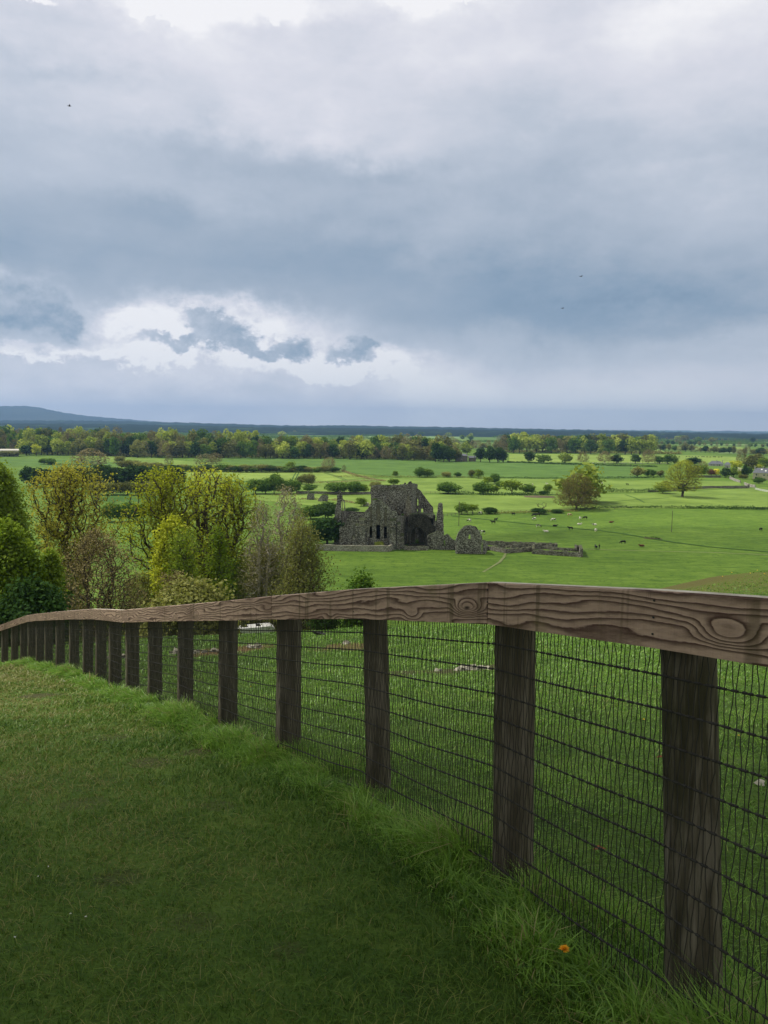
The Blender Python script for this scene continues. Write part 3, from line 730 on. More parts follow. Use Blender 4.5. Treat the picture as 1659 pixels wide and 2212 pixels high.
# far hedges and woods: nobody could count them
rng = np.random.default_rng(3); Cs = []; Ns = []; Ss = []
for i in range(150):
    x0 = rng.uniform(-80, 1600); hor = 922+(x0-829)*.0108; yb = hor + 5 + 26*rng.random()**1.25; L = rng.uniform(40, 300); sl = rng.uniform(-.006, .02)
    n = int(L*12)
    for x in np.linspace(x0, x0+L, n):
        if yb < hor+4: continue
        p = at_z(x, yb + (x-x0)*sl, 0); D = math.hypot(p.x, p.y); hgt = D/1640*rng.uniform(1.4, 4.0)
        Cs.append((p.x + rng.normal()*8, p.y + rng.normal()*22, rng.uniform(.1, 1)*hgt)); Ns.append(rng.normal(size=3) + (0, 0, .4)); Ss.append(D/1640*1.3)
V, F = leaf_quads(np.array(Cs), np.array(Ns), np.array(Ss), rng)
fh = link('distant_hedgerows', mk_np('distant_hedgerows', V, [F]), None, M['leaf_mid']); tag(fh, 'hedgerows and thickets lining the far fields below the blue ridge', kind='stuff')

# --- individually placed trees and bushes (crown box in picture pixels)
def TP(kind, label, x0, x1, yt, yb, conv=None, group=None, name=None, d=None):
    if conv: (x0, yt), (x1, yb) = conv(x0, yt), conv(x1, yb)
    if kind.startswith('bush'): dw = (x1-x0)*.12; x0 -= dw; x1 += dw
    return put_tree(kind, x0, x1, yt, yb, label, group, name=name, d=d)
# left middle distance
TP('bare', 'wide bare brown tree standing before the pale green field, left of the long belt', 158, 234, 968, 1010)
TP('yellow', 'small bright yellow-green tree by the pale barn', 70, 88, 960, 985)
TP('dark', 'ivy-dark tree with forked trunks beside the barn', 42, 72, 962, 984)
TP('bush_olive', 'low olive bush in front of the pale barn', 2, 40, 974, 986)
TP('bush', 'small round bush on the field left of the bare brown tree', 86, 104, 990, 1003); TP('bush', 'second small round bush left of the bare brown tree', 102, 120, 990, 1004)
for i, x in enumerate(range(62, 395, 19)):
    TP('conifer' if i % 3 else 'dark', 'dark conifer in the thick row behind the yellow-green trees', x-15, x+15, 1004+(i % 4)*2.5+(4 if x < 170 else 0), 1049+(i % 2)*3, group='dark conifers in a thick row', name='conifer_tree')
for i, x in enumerate((214, 243, 275, 305, 330)):
    TP('bush_olive', 'rounded olive willow bush in the row below the dark conifers', x-17, x+17, 1040+(i % 2)*3, 1069, group='olive willow bushes below the conifers')
for i, x in enumerate((238, 258, 278, 297)):
    TP('bush', 'deep green bush of the clump standing between the two yellow-green trees', x-15, x+15, 1086+(i % 2)*3, 1127, group='deep green bushes between the yellow-green trees')
for i, (x0, x1, yt, yb) in enumerate([(258, 300, 994, 1014), (290, 325, 997, 1017), (320, 352, 999, 1018), (352, 372, 1003, 1018), (250, 268, 985, 1000)]):
    TP('bush_olive', 'grey-olive bush at the left end of the field hedge', x0, x1, yt, yb, group='bushes at the left end of the field hedge')
TP('bare_grey', 'bare grey tree rising from the field hedge', 355, 375, 980, 1006)
TP('bare_grey', 'broad bare grey thorn in the field hedge, left part', 420, 470, 980, 1006); TP('bare', 'bare brown thorn above the field hedge', 452, 480, 978, 1001)
for i, x in enumerate(range(395, 735, 17)):
    k = ['bush_olive', 'bush', 'bush_olive', 'bush_dark'][i % 4]
    TP(k, 'thorn bush of the long hedge across the young crop', x-14, x+14, 1003+(i*7 % 5)+(0 if x < 600 else 3), 1019+(1 if x > 500 else 0), group='thorn bushes of the long field hedge')
TP('fresh', 'green round bush standing out of the field hedge', 618, 640, 997, 1019)
TP('bare', 'red-brown bare tree at the right end of the field hedge', 696, 726, 988, 1013)
TP('bare_grey', 'thin grey tree by the white gateway right of the field hedge', 738, 748, 1004, 1020)
for i, x in enumerate((552, 574, 592, 610, 628)):
    TP('bush', 'dense green bush of the thicket left of the small ruins', x-16, x+16, 1035-(12 if i == 2 else 0)+(i % 2)*2, 1067, group='thicket left of the small ruins')
TP('olive', 'two-coloured tree above the ivy bank behind the bare birches', 640, 660, 1027, 1046); TP('bush_olive', 'rusty green tree on the ivy bank', 655, 678, 1023, 1048)
TP('bush', 'conical green bush at the foot of the ivy bank', 657, 680, 1046, 1062)
TP('bush', 'left of the twin round bushes behind the left abbey gable', 711, 752, 1042, 1067); TP('bush', 'middle round bush of the pair behind the left abbey gable', 748, 782, 1040, 1067); TP('fresh', 'small lighter tree right of the twin round bushes', 776, 796, 1046, 1066)
TP('bush', 'dark thicket left of the abbey gable fragment', 652, 690, 1093, 1121); TP('bush_dark', 'darker thicket touching the abbey gable fragment', 682, 724, 1085, 1121)
TP('bush_dark', 'low dark bush between gable fragment and tower', 748, 772, 1096, 1108)
TP('fresh', 'ragged green bush beside the pale stone behind the abbey', 768, 792, 1075, 1094)
TP('fresh', 'green bush showing above the abbey tower top', 838, 862, 1034, 1050); TP('bush_olive', 'bush peeping over the left corner of the tower', 800, 820, 1040, 1056)
TP('fresh', 'small solitary lollipop tree on the field bank above the tower', 848, 860, 1017, 1031)
TP('bush', 'left bush of the pair on the field bank right of the tower', 897, 915, 1009, 1031); TP('bush', 'right bush of the pair on the field bank right of the tower', 913, 934, 1013, 1031)
TP('bush_olive', 'bare looking shrub on the field bank', 956, 972, 1019, 1031); TP('bush', 'wind-bent shrub on the field bank', 982, 995, 1020, 1031)
TP('bush_olive', 'grey bush left of the bright green one on the field bank', 1012, 1026, 1015, 1032); TP('fresh', 'bright green bush on the field bank', 1024, 1044, 1014, 1034)
TP('bush', 'lone dense bush at the left of the middle hedge bank', 949, 988, 1041, 1066)
TP('bush', 'spreading bush of the middle bank, left of the cows', 1027, 1062, 1041, 1067); TP('fresh', 'loose green bush of the middle bank', 1054, 1078, 1048, 1067); TP('bush', 'upright tree above the middle bank', 1061, 1078, 1023, 1045)
TP('fresh', 'yellowish bush behind the middle bank', 1042, 1064, 1030, 1046); TP('bush', 'small round bush behind the middle bank', 1073, 1088, 1039, 1055)
TP('fresh', 'large light bush of the middle bank', 1083, 1128, 1037, 1067); TP('bush', 'round bush at the right of the middle bank', 1130, 1152, 1046, 1067); TP('fresh', 'small tree at the right end of the middle bank', 1174, 1192, 1046, 1068)
TP('bush_dark', 'low dark bush under the small tree of the middle bank', 1166, 1182, 1060, 1069)
TP('bush', 'rounded thorn beside the telegraph pole', 986, 1009, 1086, 1111); TP('fresh', 'lighter thorn right of the telegraph pole', 1009, 1034, 1089, 1110)
TP('bush_dark', 'dark ivy stump bush on the cow field boundary', 1045, 1070, 1096, 1110); TP('bush_dark', 'low dark bush below the dead tree', 1150, 1178, 1098, 1110)
TP('bare_dead', 'small dead leafless tree on the cow field boundary', 1161, 1182, 1084, 1104); TP('bush_dark', 'flat brown bush left of the big brown tree', 1192, 1214, 1100, 1108)
# trees round the farmhouse
for i, (x0, x1, yt, yb) in enumerate([(930, 952, 956, 998), (948, 968, 962, 998), (960, 982, 970, 998)]):
    TP('dark', 'dark tree of the clump left of the stone farmhouse', x0, x1, yt, yb, group='dark trees left of the farmhouse')
for i, (x0, x1, yt, yb) in enumerate([(1026, 1050, 968, 998), (1046, 1070, 964, 999), (1064, 1086, 966, 999), (1080, 1096, 972, 999)]):
    TP('dark', 'dark tree of the clump right of the stone farmhouse', x0, x1, yt, yb, group='dark trees right of the farmhouse')
TP('pale', 'pale round tree behind the farmhouse, left one', 972, 993, 955, 982); TP('pale', 'pale round tree behind the farmhouse, right one', 998, 1019, 954, 982)
TP('dark', 'almost black round tree beyond the crop field', 1132, 1153, 975, 999); TP('mid', 'dark green twin-headed tree beyond the crop field', 1160, 1190, 982, 1000); TP('pale', 'pale low tree beyond the crop field', 1207, 1233, 977, 1000)
TP('bare', 'brown bare tree behind the sheep, first from left', 1246, 1272, 976, 1001); TP('bare', 'wide brown bare tree behind the sheep', 1290, 1322, 974, 1001)
TP('dark', 'dark green round tree behind the sheep', 1319, 1345, 982, 1001); TP('dark', 'lobed dark green tree behind the sheep', 1362, 1383, 981, 1002); TP('bare', 'tall brown bare tree behind the sheep', 1384, 1415, 971, 1002)
TP('mid', 'small green tree right of the tall bare one', 1414, 1435, 985, 1002); TP('mid', 'double green tree right of the sheep', 1432, 1452, 981, 1003); TP('mid', 'right half of the double green tree', 1447, 1466, 983, 1003)
TP('dark', 'broad dome-shaped evergreen left of the bungalow', 1482, 1511, 988, 1005)
# right side
TP('olive', 'olive shrub clump at the left end of the roadside trees', 1360, 1392, 1008, 1031); TP('mid', 'small round green tree of the roadside trees', 1390, 1405, 1013, 1030); TP('mid', 'slim green tree of the roadside trees', 1404, 1417, 1014, 1030)
TP('olive', 'low greyish bush of the roadside trees', 1418, 1434, 1016, 1030)
big_green = TP('pale', 'large yellow-green dome tree behind the brown one', 1202, 1300, 1001, 1086)
TP('bush_pale', 'yellow-green bush left of the lone spreading tree', 1418, 1445, 1040, 1066)
TP('olive', 'olive tree behind the lone spreading tree', 1486, 1510, 1005, 1030); TP('bare', 'red-brown tree left of the bungalow', 1505, 1529, 996, 1022); TP('fresh', 'green tree below the bungalow lawn', 1500, 1530, 1005, 1030)
TP('red', 'red-brown hedge bush left of the yellow bush', 1528, 1544, 1013, 1029); TP('bright', 'bright yellow bush by the road wall', 1538, 1556, 1013, 1029); TP('dark', 'dark round bush right of the yellow one', 1555, 1577, 1010, 1032)
TP('fresh', 'green tree behind the road wall', 1573, 1594, 1010, 1032); TP('blossom', 'white blossoming bush by the cream house', 1591, 1606, 1010, 1026); TP('yellow', 'yellow-green spreading tree left of the cream house', 1577, 1603, 995, 1016)
TP('bare', 'tall bare tree above the cream house garden', 1590, 1613, 970, 1006); TP('dark', 'dark conifer beside the blossom', 1601, 1614, 1004, 1034, name='conifer_tree'); TP('olive', 'tall olive tree behind the cream house', 1607, 1632, 984, 1020)
TP('olive', 'wide domed tree above the cream house', 1618, 1648, 979, 1010); TP('fresh', 'bright green tree right above the cream house', 1634, 1668, 989, 1014); TP('yellow', 'yellow bush behind the cream house chimney', 1622, 1646, 1003, 1016)
TP('mid', 'green tree in the cream house garden', 1606, 1624, 1008, 1028); TP('bush', 'round green bush on the verge by the white fence', 1629, 1650, 1031, 1045); TP('bush_olive', 'shrub between the two lengths of road wall', 1597, 1613, 1025, 1035)
TP('yellow', 'small yellow shrub at the road wall', 1592, 1602, 1017, 1028)
print('belt', n_belt, 'objects', len(bpy.data.objects))

# --- trees close enough for limbs and leaf sprays
def near_tree(name, label, mat, x0, x1, yt, d, seed, bark='bark', cat='tree', yb=None, leaves=8, ls=.010, sig=.022, group=None, **kw):
    xm = (x0+x1)/2; q = at_d(xm, 1300, d); gz = terr(q.x, q.y); top = at_d(xm, yt, d); h = top.z - gz
    w = (at_d(x1, 1300, d) - at_d(x0, 1300, d)).length
    wood, lf = branch_tree(seed, leaves=leaves, ls=ls*min(18/h, 1.7), sig=sig, width=w/h, **kw)
    e = empty(name, (q.x, q.y, gz - .02*h)); e.scale = (h, h, h)
    o = link('trunk', mk_np('trunk', wood[0], [wood[1]], True), e, M[bark])
    if lf is not None: link('crown', mk_np('crown', lf[0], [lf[1]]), e, M[mat])
    tag(e, label, cat, group); return e
NT_ = near_tree
NT_('broadleaf_tree', 'tall fresh green feathery tree at the left edge of the hillside wood', 'leaf_fresh', -90, 92, 996, 112, 101, n=1700, shape='dome', z0=.12, th=.8, leaves=25, ls=0.0143, sig=0.0218, inner=.15)
NT_('broadleaf_tree', 'bronze-leafed oak with dark crooked limbs right of the green feathery tree', 'leaf_gold', 70, 236, 994, 118, 102, n=1300, shape='oak', z0=.16, th=.45, leaves=11, ls=0.0143, sig=0.0196, inner=.12, wig=.3, rt=.0014, lump=.55)
NT_('broadleaf_tree', 'left one of the big yellow-green oaks, wide reaching limbs', 'leaf_yellow', 288, 440, 1008, 122, 103, n=1200, shape='oak', z0=.16, th=.4, leaves=11, ls=0.0156, sig=0.0218, inner=.12, wig=.3, rt=.0014, lump=.6)
NT_('broadleaf_tree', 'middle yellow-green oak with bare dark trunks showing at its top', 'leaf_yellow', 372, 516, 1001, 126, 104, n=800, shape='oak', z0=.2, th=.85, stems=3, leaves=9, ls=0.0156, sig=0.0196, inner=.12, wig=.3, rt=.0017, lump=.6, keep=.8)
NT_('broadleaf_tree', 'right one of the yellow-green oaks, beside the pale birches', 'leaf_yellow', 446, 560, 1020, 128, 105, n=900, shape='oak', z0=.1, th=.5, leaves=11, ls=0.0156, sig=0.0218, inner=.12, wig=.25, rt=.0014, lump=.55)
NT_('broadleaf_tree', 'low yellow-green tree filling the foot of the oaks', 'leaf_yellow', 318, 430, 1118, 104, 106, n=700, shape='dome', z0=.08, th=.4, leaves=15, ls=0.0169, sig=0.0287, inner=.3)
NT_('broadleaf_tree', 'narrow light green tree in front of the left oak', 'leaf_fresh', 360, 436, 1140, 96, 107, n=600, shape='oak', z0=.1, th=.85, leaves=9, ls=.012, sig=0.0230, inner=.15, lump=.55, wig=.3)
NT_('broadleaf_tree', 'slim fresh green tree in front of the middle oak', 'leaf_fresh', 444, 502, 1134, 98, 108, n=600, shape='column', z0=.08, th=.85, leaves=9, ls=.012, sig=0.0230, inner=.15, lump=.6)
NT_('bush', 'big bare brown thorn with fanned stems between bronze oak and yellow oaks', 'leaf_brown', 108, 318, 1140, 92, 109, n=1700, shape='dome', z0=.06, th=.3, stems=5, leaves=8, ls=0.0091, sig=0.0207, inner=.2, cat='bush', lump=.5, rt=.0012)
NT_('bush', 'brown thorn bush at the foot of the yellow oaks', 'leaf_brown', 318, 450, 1232, 88, 110, n=900, shape='dome', z0=.03, th=.3, stems=5, leaves=10, ls=0.0117, sig=0.0287, inner=.2, cat='bush', lump=.5)
NT_('broadleaf_tree', 'deep green leafy tree low at the left edge', 'leaf_fresh', -50, 92, 1120, 84, 111, n=1100, shape='dome', z0=.02, th=.8, leaves=22, ls=0.0156, sig=0.0287, inner=.2)
NT_('broadleaf_tree', 'middle one of the low fresh green trees at the left', 'leaf_fresh', 30, 104, 1196, 82, 112, n=700, shape='column', z0=.02, th=.8, leaves=20, ls=0.0169, sig=0.0322, inner=.2, lump=.6)
NT_('broadleaf_tree', 'right one of the low fresh green trees at the left', 'leaf_fresh', 82, 136, 1190, 84, 113, n=700, shape='column', z0=.02, th=.85, leaves=18, ls=0.0156, sig=0.0287, inner=.2, lump=.6)
NT_('birch_tree', 'tall bare birch with pale stems left of the abbey', 'leaf_grey', 566, 672, 1044, 118, 114, bark='bark_pale', n=900, shape='dome', z0=.15, th=.75, stems=3, leaves=10, ls=0.0091, sig=0.0207, inner=.15, rt=.0011)
NT_('birch_tree', 'bare birch behind, between yellow oak and tall birch', 'leaf_grey', 522, 612, 1076, 114, 115, bark='bark_pale', n=800, shape='dome', z0=.12, th=.75, stems=3, leaves=10, ls=0.0091, sig=0.0207, inner=.15, rt=.0011)
NT_('birch_tree', 'brownish birch with reddish twigs at the right of the birches', 'leaf_olive', 610, 694, 1108, 108, 116, bark='bark_pale', n=800, shape='dome', z0=.1, th=.7, stems=3, leaves=11, ls=0.0104, sig=0.0230, inner=.15, rt=.0011)
NT_('bush', 'olive brown thicket at the right end of the hillside wood', 'leaf_olive', 588, 722, 1122, 104, 117, n=1100, shape='dome', z0=.02, th=.5, stems=5, leaves=13, ls=0.0117, sig=0.0322, inner=.2, cat='bush', lump=.5)
NT_('bush', 'olive and bronze thicket below the birches', 'leaf_olive', 500, 640, 1172, 118, 118, n=1100, shape='dome', z0=.02, th=.5, stems=5, leaves=13, ls=0.0117, sig=0.0322, inner=.2, cat='bush', lump=.5)
NT_('bush', 'yellowish green thicket in front of the tall birch', 'leaf_fresh', 530, 626, 1160, 121, 119, n=800, shape='dome', z0=.02, th=.6, stems=4, leaves=11, ls=0.0117, sig=0.0287, inner=.2, cat='bush', lump=.5)
NT_('bush', 'leafy green shrub on the slope just above the fence rail', 'leaf_mid', 736, 820, 1236, 88, 120, n=700, shape='dome', z0=.02, th=.4, stems=4, leaves=20, ls=0.0182, sig=0.0403, inner=.3, cat='bush', lump=.5)
NT_('bush', 'dark undergrowth bush along the foot of the hillside wood, left', 'leaf_dark', -20, 150, 1262, 72, 121, n=900, shape='dome', z0=.02, th=.4, stems=5, leaves=20, ls=0.0260, sig=0.0575, inner=.3, cat='bush', lump=.5)
NT_('bush', 'dark undergrowth bush below the bare brown thorn', 'leaf_olive', 300, 500, 1262, 80, 122, n=1100, shape='dome', z0=.02, th=.4, stems=6, leaves=20, ls=0.0260, sig=0.0690, inner=.3, cat='bush', lump=.5)
NT_('bush', 'dark leafy undergrowth between bronze oak and bare thorn', 'leaf_mid', 80, 200, 1240, 100, 141, n=700, shape='dome', z0=.02, th=.4, stems=5, leaves=14, ls=.014, sig=.04, inner=.2, cat='bush', lump=.5)
NT_('bush', 'brownish green undergrowth between bare thorn and yellow oaks', 'leaf_olive', 240, 360, 1236, 104, 142, n=700, shape='dome', z0=.02, th=.4, stems=5, leaves=14, ls=.012, sig=.04, inner=.2, cat='bush', lump=.5)
NT_('bush', 'greenish undergrowth at the foot of the right yellow oak', 'leaf_mid', 430, 560, 1215, 122, 143, n=700, shape='dome', z0=.02, th=.4, stems=5, leaves=14, ls=.012, sig=.04, inner=.2, cat='bush', lump=.5)
# single trees out on the plain
def plain_tree(name, label, mat, x0, x1, yt, yb, seed, **kw):
    p = at_z((x0+x1)/2, yb, 0); return near_tree(name, label, mat, x0, x1, yt, math.hypot(p.x, p.y), seed, **kw)
plain_tree('broadleaf_tree', 'large domed brown-leafed tree on the field boundary right of the abbey', 'leaf_bronze', 1191, 1284, 1020, 1100, 130, n=1500, shape='dome', z0=.10, th=.28, leaves=9, ls=.017, sig=.02, inner=.3, rt=.0014, twig_min=.0016)
lone = plain_tree('broadleaf_tree', 'lone spreading tree with dark ivied trunk in the bright pasture', 'leaf_yellow', 1416, 1508, 992, 1073, 131, n=1200, shape='dome', z0=.2, th=.5, leaves=11, ls=.017, sig=.02, inner=.2, rt=.0017, twig_min=.0018, wig=.25)
V, F = blob_crown(77, rx=.16, z0=.12, z1=.40, nc=14, per=60, ls=.03); link('ivy', mk_np('ivy', V, [F]), lone, M['leaf_dark'])
pt = put_tree('bush_dark', 664, 748, 1118, 1178, 'dense dark evergreen thorn tree beside the left end of the abbey', None, name='evergreen_tree')

# ------------------------------------------------------------------ abbey
SR = random.Random(9)
def rough_poly(P2, step=.9, amp=.16, keep=None):
    out = []
    n = len(P2)
    for i in range(n):
        a = Vector(P2[i]); b_ = Vector(P2[(i+1) % n]); out.append(a)
        if a.y < .2 and b_.y < .2: continue
        L = (b_-a).length; k = int(L/step)
        for j in range(1, k+1):
            t = j/(k+1); nrm = Vector((-(b_-a).y, (b_-a).x)).normalized()
            out.append(a.lerp(b_, t) + nrm*SR.uniform(-amp, amp))
    return out
def slab_mb(mb, outer, holes, y, th, amp=.16, skew=0.0, rough=True):
    """outline in (x,z) metres at depth y, thickness th going back; skew = change of depth per metre of x"""
    O = rough_poly(outer, amp=amp) if rough else [Vector(p) for p in outer]
    loops = [O] + [[Vector(p) for p in h] for h in holes]
    flat = [v for l in loops for v in l]
    tris = tessellate_polygon([[Vector((v.x, v.y, 0)) for v in l] for l in loops])
    n = len(flat); x0 = flat[0].x
    fr = [(v.x, y + skew*(v.x-x0), v.y) for v in flat]; bk = [(v.x, y + th + skew*(v.x-x0), v.y) for v in flat]
    fs = []
    for t in tris:
        a, b_, c = (flat[i] for i in t)
        cw_ = (b_.x-a.x)*(c.y-a.y) - (b_.y-a.y)*(c.x-a.x)
        f = tuple(t) if cw_ > 0 else tuple(reversed(t))
        fs.append(f); fs.append(tuple(i+n for i in reversed(f)))
    o = 0
    for l in loops:
        m = len(l)
        for i in range(m):
            j = (i+1) % m; fs.append((o+i, o+j, o+j+n, o+i+n))
        o += m
    mb.add(fr+bk, fs)
def conv_poly(cv, pts, Y, base=None):
    out = []
    for p in pts:
        q = at_Y(*cv(p[0], p[1]), Y); z = q.z
        if base is not None and p[1] >= base: z = -.4
        out.append((q.x, z))
    return out
def slab(name, pts, holes, Y, th, parent, mat='stone', cv=CA, base=780, amp=.16, skew=0, rough=True, extra=None):
    mb = MB(); slab_mb(mb, conv_poly(cv, pts, Y, base), [conv_poly(cv, h, Y) for h in holes], Y, th, amp, skew, rough)
    if extra: extra(mb)
    me = mb.mesh(name); o = link(name, me, parent, M[mat])
    import bmesh
    bm = bmesh.new(); bm.from_mesh(me); bmesh.ops.recalc_face_normals(bm, faces=bm.faces); bm.to_mesh(me); bm.free()
    return o
def rect(x0, x1, y0, y1): return [(x0, y1), (x1, y1), (x1, y0), (x0, y0)]
def lancet(x0, x1, y0, y1):
    m = (x0+x1)/2; h = (x1-x0)*.9
    return [(x0, y1), (x1, y1), (x1, y0+h), (x1-(x1-m)*.35, y0+h*.4), (m, y0), (x0+(m-x0)*.35, y0+h*.4), (x0, y0+h)]
def X(zx, Y, zy=600): return at_Y(*CA(zx, zy), Y).x
def Z(zy, Y, zx=700): return at_Y(*CA(zx, zy), Y).z
ab0 = at_Y(*CA(700, 850), 262)
abbey = empty('ruined_abbey', (0, 0, 0))
tag(abbey, 'roofless grey stone abbey ruin with square tower and lancet gable in the green plain', 'ruin')
YF, YT = 263.0, 276.0
slab('gable_wall', [(512, 800), (505, 560), (508, 440), (545, 402), (560, 370), (585, 330), (600, 305), (640, 297), (690, 293), (715, 312), (740, 345), (775, 372), (800, 415), (862, 432), (872, 470), (872, 800)],
     [lancet(567, 595, 385, 714), lancet(640, 684, 335, 725), lancet(724, 756, 375, 720), rect(585, 596, 360, 374), rect(742, 752, 395, 402)], YF, 1.3, abbey)
for (x0, x1, y0, y1) in [(566, 596, 392, 590), (639, 685, 345, 572), (723, 757, 384, 588)]:
    slab('blocked_window', rect(x0, x1, y0-12, y1), [], YF+.55, .4, abbey, 'stone_pale', base=None, rough=False)
# putlog holes: small dark sockets, real recesses built as tiny deep boxes standing proud frames
# buttresses with sloped weatherings
def buttress(x0, x1, ytop, ymid, ybase, Y, proj, parent=abbey, mat='stone', step=.55):
    xa, xb = X(x0, Y), X(x1, Y); zt, zm = Z(ytop, Y-proj), Z(ymid, Y-proj)
    mb = MB()
    pr = [(Y+.05, -.4), (Y-proj, -.4), (Y-proj, zm), (Y-proj*step, zm+proj*.7), (Y-proj*step, zt-.9), (Y+.05, zt)]
    n = len(pr); vs = [(xa, a_, b_) for a_, b_ in pr] + [(xb, a_, b_) for a_, b_ in pr]
    fs = [tuple(range(n-1, -1, -1)), tuple(range(n, 2*n))] + [(i, (i+1) % n, n+(i+1) % n, n+i) for i in range(n)]
    mb.add(vs, fs); return mb.build('buttress', M[mat], parent)
buttress(455, 523, 500, 655, 790, YF, 1.9); buttress(415, 452, 560, 700, 790, YF+.4, 1.5); buttress(383, 413, 690, 740, 790, YF+.6, 1.2)
buttress(787, 852, 505, 660, 845, YF, 2.4); buttress(862, 905, 540, 690, 845, YF+.5, 1.8); buttress(907, 945, 665, 760, 845, YF+.7, 1.4)
# pale sloping caps on the two front buttresses
for (x0, x1, y0, y1, pj) in [(457, 521, 507, 580, 1.1), (790, 850, 512, 592, 1.4)]:
    mb = MB(); xa, xb = X(x0, YF-pj), X(x1, YF-pj); za, zb = Z(y1, YF-pj), Z(y0, YF-pj)
    mb.add([(xa, YF-pj-.12, za), (xb, YF-pj-.12, za), (xb, YF-.3, zb), (xa, YF-.3, zb), (xa, YF-pj+.1, za-.15), (xb, YF-pj+.1, za-.15), (xb, YF-.1, zb-.3), (xa, YF-.1, zb-.3)],
           [(0,1,2,3), (7,6,5,4), (0,4,5,1), (1,5,6,2), (2,6,7,3), (3,7,4,0)])
    mb.build('weathering', M['stone_pale'], abbey)
# chancel body behind the gable: side walls and vault keep the openings dark
mb = MB(); xa, xb = X(512, YF), X(868, YF); xc = X(1000, YT)
def quadwall(mb, p0, p1, th, z0, z1a, z1b):
    a, b_ = Vector(p0), Vector(p1); d = (b_-a).normalized(); nn = Vector((-d.y, d.x))*th
    vs = []
    for p, zt in ((a, z1a), (b_, z1b), (b_+nn, z1b), (a+nn, z1a)): vs += [(p.x, p.y, z0), (p.x, p.y, zt)]
    mb.add(vs, [(0,2,3,1), (2,4,5,3), (4,6,7,5), (6,0,1,7), (1,3,5,7), (0,6,4,2)])
quadwall(mb, (xb-.1, YF+1.3), (X(985, YT), YT-.02), 1.1, -.4, Z(470, YF), Z(470, YT))
quadwall(mb, (xa+.3, YF+1.3), (X(640, YT), YT-.02), -1.0, -.4, Z(480, YF), Z(480, YT))
mb.build('chancel_wall', M['stone'], abbey)
mb = MB(); zv = Z(540, YF); mb.add([(xa+.4, YF+1.31, zv), (xb-.2, YF+1.31, zv), (X(985, YT), YT-.03, zv), (X(640, YT), YT-.03, zv), (xa+.4, YF+1.31, zv+1), (xb-.2, YF+1.31, zv+1), (X(985, YT), YT-.03, zv+1), (X(640, YT), YT-.03, zv+1)],
                                  [(3,2,1,0), (4,5,6,7), (0,1,5,4), (1,2,6,5), (2,3,7,6), (3,0,4,7)]); mb.build('vault', M['stone'], abbey)
# roof raking crease left by the chancel roof
slab('wing_wall', [(238, 800), (240, 600), (285, 590), (302, 560), (318, 510), (333, 478), (360, 457), (400, 462), (430, 452), (470, 455), (515, 452), (515, 800)], [rect(338, 352, 480, 492), rect(437, 447, 486, 498), rect(333, 343, 620, 634)], YF+1.7, 1.1, abbey)
slab('transept_gable', [(178, 800), (176, 640), (174, 560), (190, 440), (205, 350), (215, 290), (222, 215), (238, 198), (256, 205), (264, 240), (272, 285), (295, 308), (303, 400), (307, 480), (303, 590), (300, 800)],
     [[(258, 585), (292, 585), (292, 340), (284, 316), (272, 305), (262, 320), (258, 340)]], 270, 1.3, abbey, amp=.22)
slab('mullion', rect(270, 276, 312, 585), [], 270.3, .35, abbey, 'stone_pale', base=None, rough=False)
mb = MB(); quadwall(mb, (X(262, 271.3), 271.3), (X(330, 279), 279), .9, -.4, Z(420, 271), Z(425, 279)); quadwall(mb, (X(300, 279), 279), (X(590, 279.5), 279.5), .9, -.4, Z(425, 279), Z(440, 279)); mb.build('transept_wall', M['stone'], abbey)
# tower
def tower_extra(mb):
    xl, xr = X(581, YT), X(1022, YT); zt = Z(150, YT)
    shift = 2.6
    quadwall(mb, (xl+1.1, YT+1.2), (xl+1.1+shift, YT+12), 1.1, -.4, zt, zt-.4)
    quadwall(mb, (xr, YT+1.2), (xr+shift, YT+12), 1.1, -.4, Z(115, YT), zt)
    quadwall(mb, (xl+shift, YT+12), (xr+shift, YT+12), 1.1, -.4, zt-.5, zt-.2)
slab('tower', [(578, 800), (577, 500), (580, 165), (592, 148), (640, 140), (668, 136), (675, 148), (720, 152), (735, 140), (800, 146), (850, 148), (905, 132), (940, 130), (948, 112), (962, 114), (968, 136), (985, 122), (1004, 100), (1022, 98), (1027, 106), (1027, 500), (1025, 800)],
     [rect(757, 769, 190, 241), rect(916, 935, 398, 449)], YT, 1.2, abbey, extra=tower_extra)
mb = MB(); z1, z0 = Z(166, YT-.3), Z(176, YT-.3); mb.box(X(580, YT)-.05, X(955, YT), YT-.22, YT-.002, z0, z1)
for i in range(16):
    xx = X(586 + i*23.5, YT); mb.box(xx, xx+.28, YT-.18, YT-.003, z0-.35, z0-.003)
mb.build('cornice', M['stone_pale'], abbey)
def beam(mb, a, b_, w, y0, y1):
    a = Vector(a); b_ = Vector(b_); d = (b_-a).normalized(); n = Vector((-d.y, d.x))*w/2
    c = [a-n, b_-n, b_+n, a+n]; vs = [(p.x, y0, p.y) for p in c] + [(p.x, y1, p.y) for p in c]
    mb.add(vs, [(0,1,2,3), (7,6,5,4), (0,4,5,1), (1,5,6,2), (2,6,7,3), (3,7,4,0)])
mb = MB(); q = lambda x, y: (X(x, YT), Z(y, YT))
beam(mb, q(768, 268), q(905, 455), .35, YT-.3, YT-.003); beam(mb, q(766, 268), q(680, 385), .35, YT-.3, YT-.003)
mb.build('roof_crease', M['stone_pale'], abbey)
slab('stair_turret', [(955, 800), (957, 350), (972, 290), (990, 236), (1005, 300), (1021, 420), (1021, 800)], [rect(961, 967, 420, 475), rect(975, 981, 540, 590)], YT-.75, .74, abbey, 'stone_pale', amp=.05)
